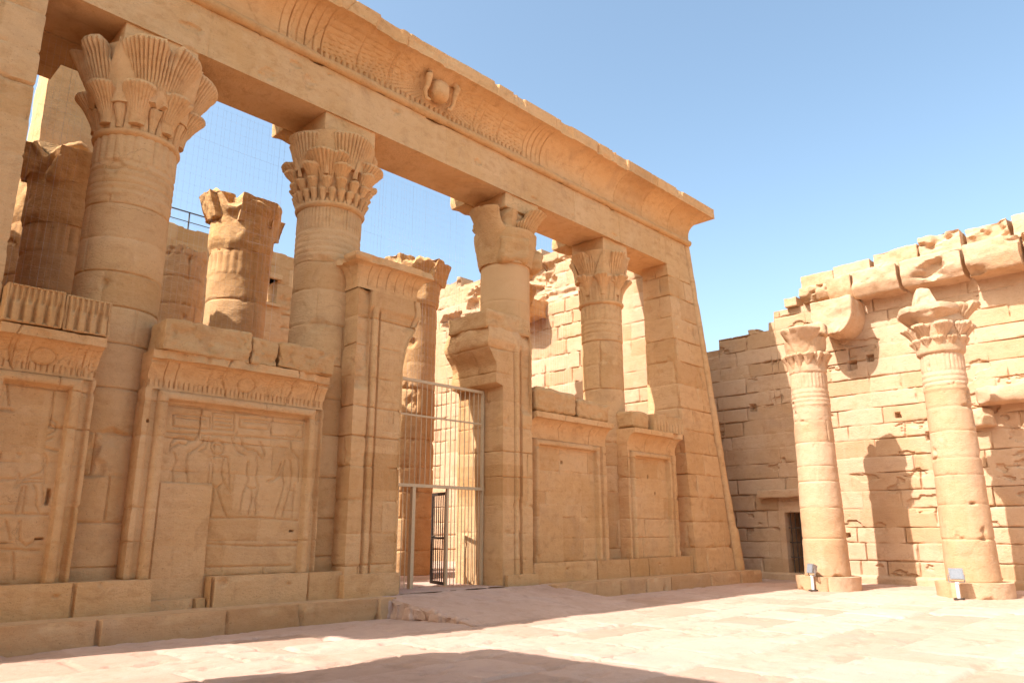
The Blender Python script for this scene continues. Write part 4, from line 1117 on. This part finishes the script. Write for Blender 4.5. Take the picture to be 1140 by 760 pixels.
# left side wall of the hall
m = MB()
slab(m, (1.7, 30.6), (0, -1), (1, 0), 0, 15.2, .36, lambda U: 11.9 + .2 * np.round(3 * fbm(U * .5, U * 0, 0, 87, 2)) / 3, .09, bw, 1.2)
tag(m.build("hall_side_wall", M_INN, loc=(1.2, 21, .36)), "shaded left side wall of the hall, behind the dark columns", "wall")

# netting hung in the openings against birds
def net(x0, x1, z0, z1, y, label):
    m = MB()
    rn = random.Random(int(x0 * 10))
    for x in np.arange(x0, x1, .11):
        x = x + rn.uniform(-.02, .02); w = .0010 if rn.random() > .1 else .0018; q = rn.uniform(-.03, .03)
        k = m.add([(x - w, y, z0), (x + w, y, z0), (x, y + w * 1.7, z0), (x + q - w, y, z1), (x + q + w, y, z1), (x + q, y + w * 1.7, z1)])
        m.quads(np.array([[0, 1, 4, 3], [1, 2, 5, 4], [2, 0, 3, 5]]) + k)
    for z in np.arange(z0 + .2, z1, .22):
        h = .0008 if rn.random() > .12 else .0016
        xs = np.linspace(x0, x1, 14); sag = -.02 * np.sin((xs - x0) / (x1 - x0) * math.pi) + rn.uniform(-.02, .02)
        m.grid(np.stack([np.stack([xs, xs * 0 + y + (h * 1.7 if q == 1 else 0), z + sag + (h if q == 2 else (-h if q == 0 else 0))], 1) for q in (0, 2, 1)], 0), wrap=True)
    tag(m.build("bird_net", M_NET, loc=((x0 + x1) / 2, y, z0), sharp=0), label, "netting", "bird netting hung between the columns")
net(2.40, 3.55, 4.7, 10.7, 14.9, "thin wire netting in the narrow gap left of the first column")
net(5.05, 7.8, 5.2, 10.7, 14.9, "thin wire netting filling the opening between the first and second columns")
net(9.32, 13.5, 5.2, 10.7, 14.9, "thin wire netting in the opening above the iron gate")
net(15.02, 18.0, 5.2, 10.7, 14.9, "thin wire netting in the opening over the plain wide screen wall")

# ================================================================== COURT WALL AT THE RIGHT
CWB = Blocks(-.25, 12, .46, .60, .75, 2.3, 91, jw=.014, jd=.045, off=.006, chip=.15, gappy=1.2, wp=.005)
def cw_top(U):
    y = 20 - U
    z = np.where(y > 14.12, 8.55, np.where(y > 12.0, 8.93, np.where(y > 11.78, 9.22, 9.6)))
    z = np.where(y < 10.62, 10.06, z)
    return z
def cw_fn(U, Z):
    y = 20 - U
    H, t = CWB(U, Z)
    H = H + surf(U, Z, 93, .006, 2)
    lit = smooth(11.5, 10.2, y)
    # a weathered band where faces have broken away
    q = fbm(U * 1.1, Z * 1.7, 0, 97, 5)
    H = H - .065 * smooth(.24, .29, q) * lit * smooth(5.0, 4.2, Z) * smooth(1.4, 2.0, Z)
    H = H - .06 * smooth(.40, .45, fbm(U * .9, Z * 1.8, 0, 99, 5))
    # putlog holes
    for (a, b, w) in ((9.15, 7.15, .13), (8.55, 7.3, .10), (12.9, 6.1, .12), (7.0, 4.55, .12), (7.9, 5.3, .08), (9.9, 1.5, .06), (6.6, 6.9, .1), (4.2, 3.9, .12)):
        H = H - .22 * smooth(1.3, .8, np.maximum(np.abs(y - a), np.abs(Z - b)) / w + .3 * fbm(U * 6, Z * 6, 0, 101, 2))
    # doorway
    dz = (y > 11.02) & (y < 12.02) & (Z < 2.28) & (Z > .20)
    H = np.where(dz, -1.5, H)
    fr = (y > 10.8) & (y < 12.24) & (Z < 2.66) & (Z > .2) & ~dz
    H = np.where(fr, .035 + .004 * fbm(U * 5, Z * 5, 0, 4, 3), H)
    H = np.where((Z < .24), .10 + .02 * fbm(U * 2, Z * 2, 0, 104, 4) - .03 * smooth(.18, .24, Z), H)
    return H, t
cw = thing("court_wall", "tall pale masonry wall with weathered blocks closing the right side of the court", "wall", (26.6, 8, 0))
m = MB()
slab(m, (26.2, 20), (0, -1), (-1, 0), 0, 17.2, -.1, cw_top, .026, cw_fn, 1.9)
under(cw, m, "masonry", M_WAL)
m = MB()
slab(m, (26.2, 2.8), (0, -1), (-1, 0), 0, 9.0, -.1, 10.06, .08, lambda U, Z: cw_fn(U + 17.2, Z), 1.9)
under(cw, m, "masonry", M_WAL)
# projecting top course and the broken course above it, block by block
def cb(y0, y1, z0, z1, xf, seed, amp=.06, rnd=.06, tilt=0.0, under_cut=0.0, name="cornice_block"):
    def post(P):
        hz, hx = (z1 - z0) / 2, (27.4 - xf) / 2
        w = smooth(-hx * .2, -hx, P[:, 0])
        q = np.clip((-.1 - P[:, 2] / hz) / .9, 0, 1.1)
        P[:, 0] += under_cut * w * q ** 1.3
        # a corner knocked off here and there
        c = fbm(P[:, 1] * .9, P[:, 2] * 1.6, P[:, 0] * .9, seed + 5, 4)
        P[:, 0] += w * .30 * smooth(.18, .45, c)
        return P
    m = MB(); rough_block(m, ((xf + 27.4) / 2, (y0 + y1) / 2, (z0 + z1) / 2), (27.4 - xf, abs(y1 - y0) - .02, z1 - z0), seed, amp, rnd * .5, 44, 1.7, 0, ((seed * 7) % 9 - 4) * .1, .03, None, post)
    return under(cw, m, name, M_WAL)
cb(10.60, 9.55, 9.62, 10.16, 25.75, 701, .05, .05, under_cut=.12)
cb(9.50, 8.62, 9.30, 10.18, 25.45, 702, .10, .10, under_cut=.18)
cb(8.58, 7.10, 9.26, 10.16, 25.30, 703, .12, .12, under_cut=.22)
cb(7.06, 5.22, 9.28, 10.18, 25.32, 704, .10, .10, under_cut=.22)
cb(5.16, 3.70, 9.22, 10.16, 25.12, 705, .06, .07, under_cut=.20)
cb(3.64, 1.90, 9.24, 10.18, 25.25, 706, .08, .08, under_cut=.20)
cb(1.85, .2, 9.24, 10.18, 25.25, 707, .08, .08, under_cut=.20)
cb(10.55, 9.35, 10.17, 10.62, 25.95, 711, .03, .04)
cb(9.32, 8.05, 10.17, 10.66, 25.80, 712, .03, .04)
cb(8.0, 6.55, 10.18, 10.80, 25.85, 713, .10, .08)
cb(6.5, 5.25, 10.19, 10.92, 25.70, 714, .06, .06)
cb(5.2, 3.95, 10.18, 10.95, 25.75, 715, .09, .08)
cb(3.9, 2.5, 10.18, 10.95, 25.75, 716, .08, .08)
cb(2.45, .6, 10.18, 10.8, 25.8, 717, .06, .06)
cb(11.25, 10.75, 9.61, 9.95, 25.95, 718, .03, .04)
cb(12.9, 12.45, 8.94, 9.12, 26.3, 719, .04, .05)
# broken stub of the beam that joined column and wall, its lower corner worn round
def stub():
    m = MB()
    def post(P):
        zz = np.clip((.25 - P[:, 2]) / .86, 0, 1)
        P[:, 1] *= np.sqrt(np.clip(1 - .93 * zz ** 2.2, .02, 1))
        return P
    rough_block(m, (25.62, 9.22, 8.66), (1.4, 1.40, 1.22), 731, .07, .06, 44, 2.0, 0, .2, .02, None, post)
    under(cw, m, "beam_stub", M_WAL)
stub()
def cwpart(c, dim, seed, amp, rnd, name, f=1.8, mat=None):
    m = MB(); rough_block(m, c, dim, seed, amp, rnd, 26, f, 0, .1, .03); under(cw, m, name, mat or M_WAL)
cwpart((26.05, 4.6, 5.55), (.95, 1.9, .62), 741, .16, .16, "projecting_block")
cwpart((26.15, 5.5, 4.95), (.45, .7, .6), 742, .12, .14, "projecting_block")
cwpart((26.05, 12.05, 2.92), (.45, 1.55, .30), 743, .05, .05, "door_lintel", 2.2)
m = MB()
for y in np.linspace(11.12, 11.92, 6): m.bar((26.42, y, .24), (26.42, y, 2.26), .018, 6)
for z in (.75, 1.25, 1.75): m.box(26.40, 26.44, 11.03, 12.01, z - .02, z + .02)
under(cw, m, "door_grille", M_DARK)

# ------------------------------------------------------------------ colonnade columns in front of it
CG = "freestanding columns of the court"
def court_col(ax, ay, label, seed, capf, loc_only=False):
    g = thing("court_column", label, "column", (ax, ay, 0), CG)
    m = MB()
    col_sheet(m, ax, ay, -.05, .37, lambda z: .88, .03, seed + 1, drums=[-.05, .9], wear=.02, chip=.8, blocks=3)
    under(g, m, "base", M_WAL)
    m = MB()
    col_sheet(m, ax, ay, .36, 6.32, lambda z: .625 - .105 * ((z - .36) / 5.96), .028, seed, wear=.013, chip=1.1, drums=[.36, 1.42, 2.3, 3.05, 3.5, 4.2, 4.85, 5.45], jd=.016, blocks=1,
              flute=[(5.86, 6.30, 30, .020)], rings=[(5.28, 5.80, 4)])
    under(g, m, "shaft", M_WAL)
    capf(g, ax, ay)
    return g
def capC1(g, ax, ay):
    m = MB()
    bell(m, ax, ay, [(6.28, .50), (6.35, .56), (6.9, .56), (7.3, .60), (7.6, .62)], 801, .07, 1.6, topn=.25)
    an = math.atan2(-ay, -ax)
    umbel(m, ax, ay, an - .25, 6.72, 7.62, .18, .34, .36, .60, 0, 2.2, 803, lip=.07, chip=.30, ribd=0, er=.035)
    umbel(m, ax, ay, an + 2.6, 6.7, 7.5, .2, .25, .4, .5, 0, 1.7, 805, lip=.08, chip=.3, ribd=0, er=.03)
    for k in range(7): umbel(m, ax, ay, an - 1.4 + k * .5, 6.38, 6.85, .48, .58, .06, .17, 8, 2, 806 + k, lip=.05, chip=.3, nphi=28, er=.02)
    under(g, m, "capital", M_WAL)
    m = MB(); rough_block(m, (ax + .18, ay - .28, 7.72), (.74, .70, .44), 811, .10, .12, 24, 2.0, .3)
    rough_block(m, (ax - .05, ay + .22, 7.66), (.6, .55, .22), 812, .06, .08, 18, 2.4, .2)
    under(g, m, "abacus", M_WAL)
def capC2(g, ax, ay):
    m = MB()
    an = math.atan2(-ay, -ax)
    bell(m, ax, ay, [(6.28, .52), (6.36, .60), (6.8, .62), (7.2, .70), (7.5, .62)], 821, .04, 1.8)
    for k in range(12): umbel(m, ax, ay, an + k * math.pi / 6, 6.34, 6.70, .50, .60, .06, .15, 10, 2, 830 + k, lip=.05, chip=.1, nphi=28, er=.012)
    for k in range(8): umbel(m, ax, ay, an + .2 + k * math.pi / 4, 6.5, 7.05, .50, .70, .08, .24, 14, 2, 850 + k, lip=.06, chip=.15, nphi=32, er=.014)
    umbel(m, ax, ay, an - .5, 6.98, 7.46, .16, .34, .40, .74, 0, 1.5, 870, lip=.16, chip=.12, ribd=0, er=.03)
    umbel(m, ax, ay, an + 1.45, 6.9, 7.60, .50, .72, .10, .38, 16, 1.8, 871, lip=.08, chip=.2, er=.02)
    umbel(m, ax, ay, an - 1.6, 6.9, 7.5, .45, .62, .10, .36, 16, 1.8, 872, lip=.08, chip=.2, er=.02)
    umbel(m, ax, ay, an + 3.0, 6.9, 7.5, .3, .5, .3, .5, 16, 1.8, 873, lip=.08, chip=.2, er=.02)
    under(g, m, "capital", M_WAL)
    def post(P):
        k = 1 - .5 * (P[:, 2] / .36 + 1) / 2
        P[:, 0] *= k; P[:, 1] *= k
        return P
    m = MB(); rough_block(m, (ax - .06, ay + .24, 7.94), (.66, .66, .66), 875, .09, .05, 26, 2.6, .5, .2, .02, None, post)
    under(g, m, "abacus", M_WAL)
court_col(22.76, 9.30, "sunlit court column with a broken plain capital reaching toward the wall, nearer the temple front", 800, capC1)
court_col(22.76, 5.55, "sunlit court column near the right edge with a disc topped capital of small leaves", 820, capC2)

# ------------------------------------------------------------------ floodlights
def flood(x, y, rot, lit_side, label):
    g = thing("floodlight", label, "floodlight", (x, y, 0), "small floodlights on the court floor")
    m = MB(); m.box(x - .10, x + .10, y - .10, y + .10, 0, .035); under(g, m, "foot_plate", M_DARK)
    m = MB(); m.bar((x, y, .03), (x, y, .38), .04, 10); m.bar((x, y, .38), (x, y, .415), .055, 10); under(g, m, "post", M_WHITE)
    c, s = math.cos(rot), math.sin(rot)
    def T(px, py, pz):
        px, py, pz = px * .74, py * .74, .40 + (pz - .6) * .74
        return (x + px * c - py * s, y + px * s + py * c, pz)
    m = MB()
    for sg in (-1, 1): m.bar(T(sg * .24, 0, .62), T(sg * .24, .0, .86), .014, 6)
    m.bar(T(-.24, 0, .62), T(.24, 0, .62), .014, 6); under(g, m, "bracket", M_GREY)
    m = MB()
    f = [(-.22, -.10, .70), (.22, -.10, .70), (.22, -.02, 1.06), (-.22, -.02, 1.06)]
    bk = [(-.15, .12, .72), (.15, .12, .72), (.15, .18, .98), (-.15, .18, .98)]
    k = m.add([T(*p) for p in f + bk])
    m.quads(np.array([[0, 1, 2, 3], [5, 4, 7, 6], [4, 5, 1, 0], [1, 5, 6, 2], [2, 6, 7, 3], [4, 0, 3, 7]]) + k)
    hd = under(g, m, "lamp_head", M_GREY)
    m = MB()
    k = m.add([T(-.19, -.103, .725), T(.19, -.103, .725), T(.19, -.035, 1.03), T(-.19, -.035, 1.03), T(-.19, -.113, .725), T(.19, -.113, .725), T(.19, -.045, 1.03), T(-.19, -.045, 1.03)])
    m.quads(np.array([[0, 1, 2, 3], [5, 4, 7, 6], [4, 5, 1, 0], [1, 5, 6, 2], [2, 6, 7, 3], [4, 0, 3, 7]]) + k)
    m.build("lens", M_GLASS, hd, loc=(x, y, 0))
flood(21.80, 9.36, R(-128), 0, "floodlight with its lens turned away, beside the court column nearer the temple")
flood(21.50, 5.62, R(-62), 0, "floodlight with a pale blue lens on a white post, by the right edge column")

# ================================================================== THE SIDE OF THE COURT BEHIND THE CAMERA'S LEFT
m = MB()
slab(m, (-3.6, -12), (0, 1), (1, 0), 0, 21.6, -.1, 11.2, .15, lambda U, Z: bw(U, Z), 1.2)
tag(m.build("court_wall", M_WAL, loc=(-4, -2, 0)), "tall shaded wall on the near left side of the court, behind the left colonnade", "wall")
lc = []
for k, ay in enumerate((9.3, 5.55, -2.2, -5.9)):
    g = thing("court_column", "complete court column carrying the left beam, %s" % ("at its end nearest the temple front", "second from the temple front", "just behind the viewpoint", "farthest from the temple front")[k], "column", (-.35, ay, 0), "columns of the left colonnade")
    m = MB(); col_sheet(m, -.35, ay, -.05, .37, lambda z: .88, .08, 900 + k, wear=.02, chip=.5); under(g, m, "base", M_WAL)
    m = MB(); col_sheet(m, -.35, ay, .36, 6.4, lambda z: .62 - .018 * z, .08, 910 + k); under(g, m, "shaft", M_WAL)
    m = MB(); bell(m, -.35, ay, [(6.35, .53), (7.0, .6), (7.5, .85), (7.8, .95)], 920 + k, .03, nth=60, nz=16); under(g, m, "capital", M_WAL)
    m = MB(); m.box(-.95, .25, ay - .6, ay + .6, 7.81, 8.1); under(g, m, "abacus", M_WAL)
m = MB(); rough_block(m, (-.35, 1.35, 8.45), (1.1, 17.2, .68), 931, .03, .04, 60, .8)
tag(m.build("stone_beam", M_WAL, loc=(-.35, 1.3, 8.1)), "long stone beam lying on the columns of the left colonnade", "beam")
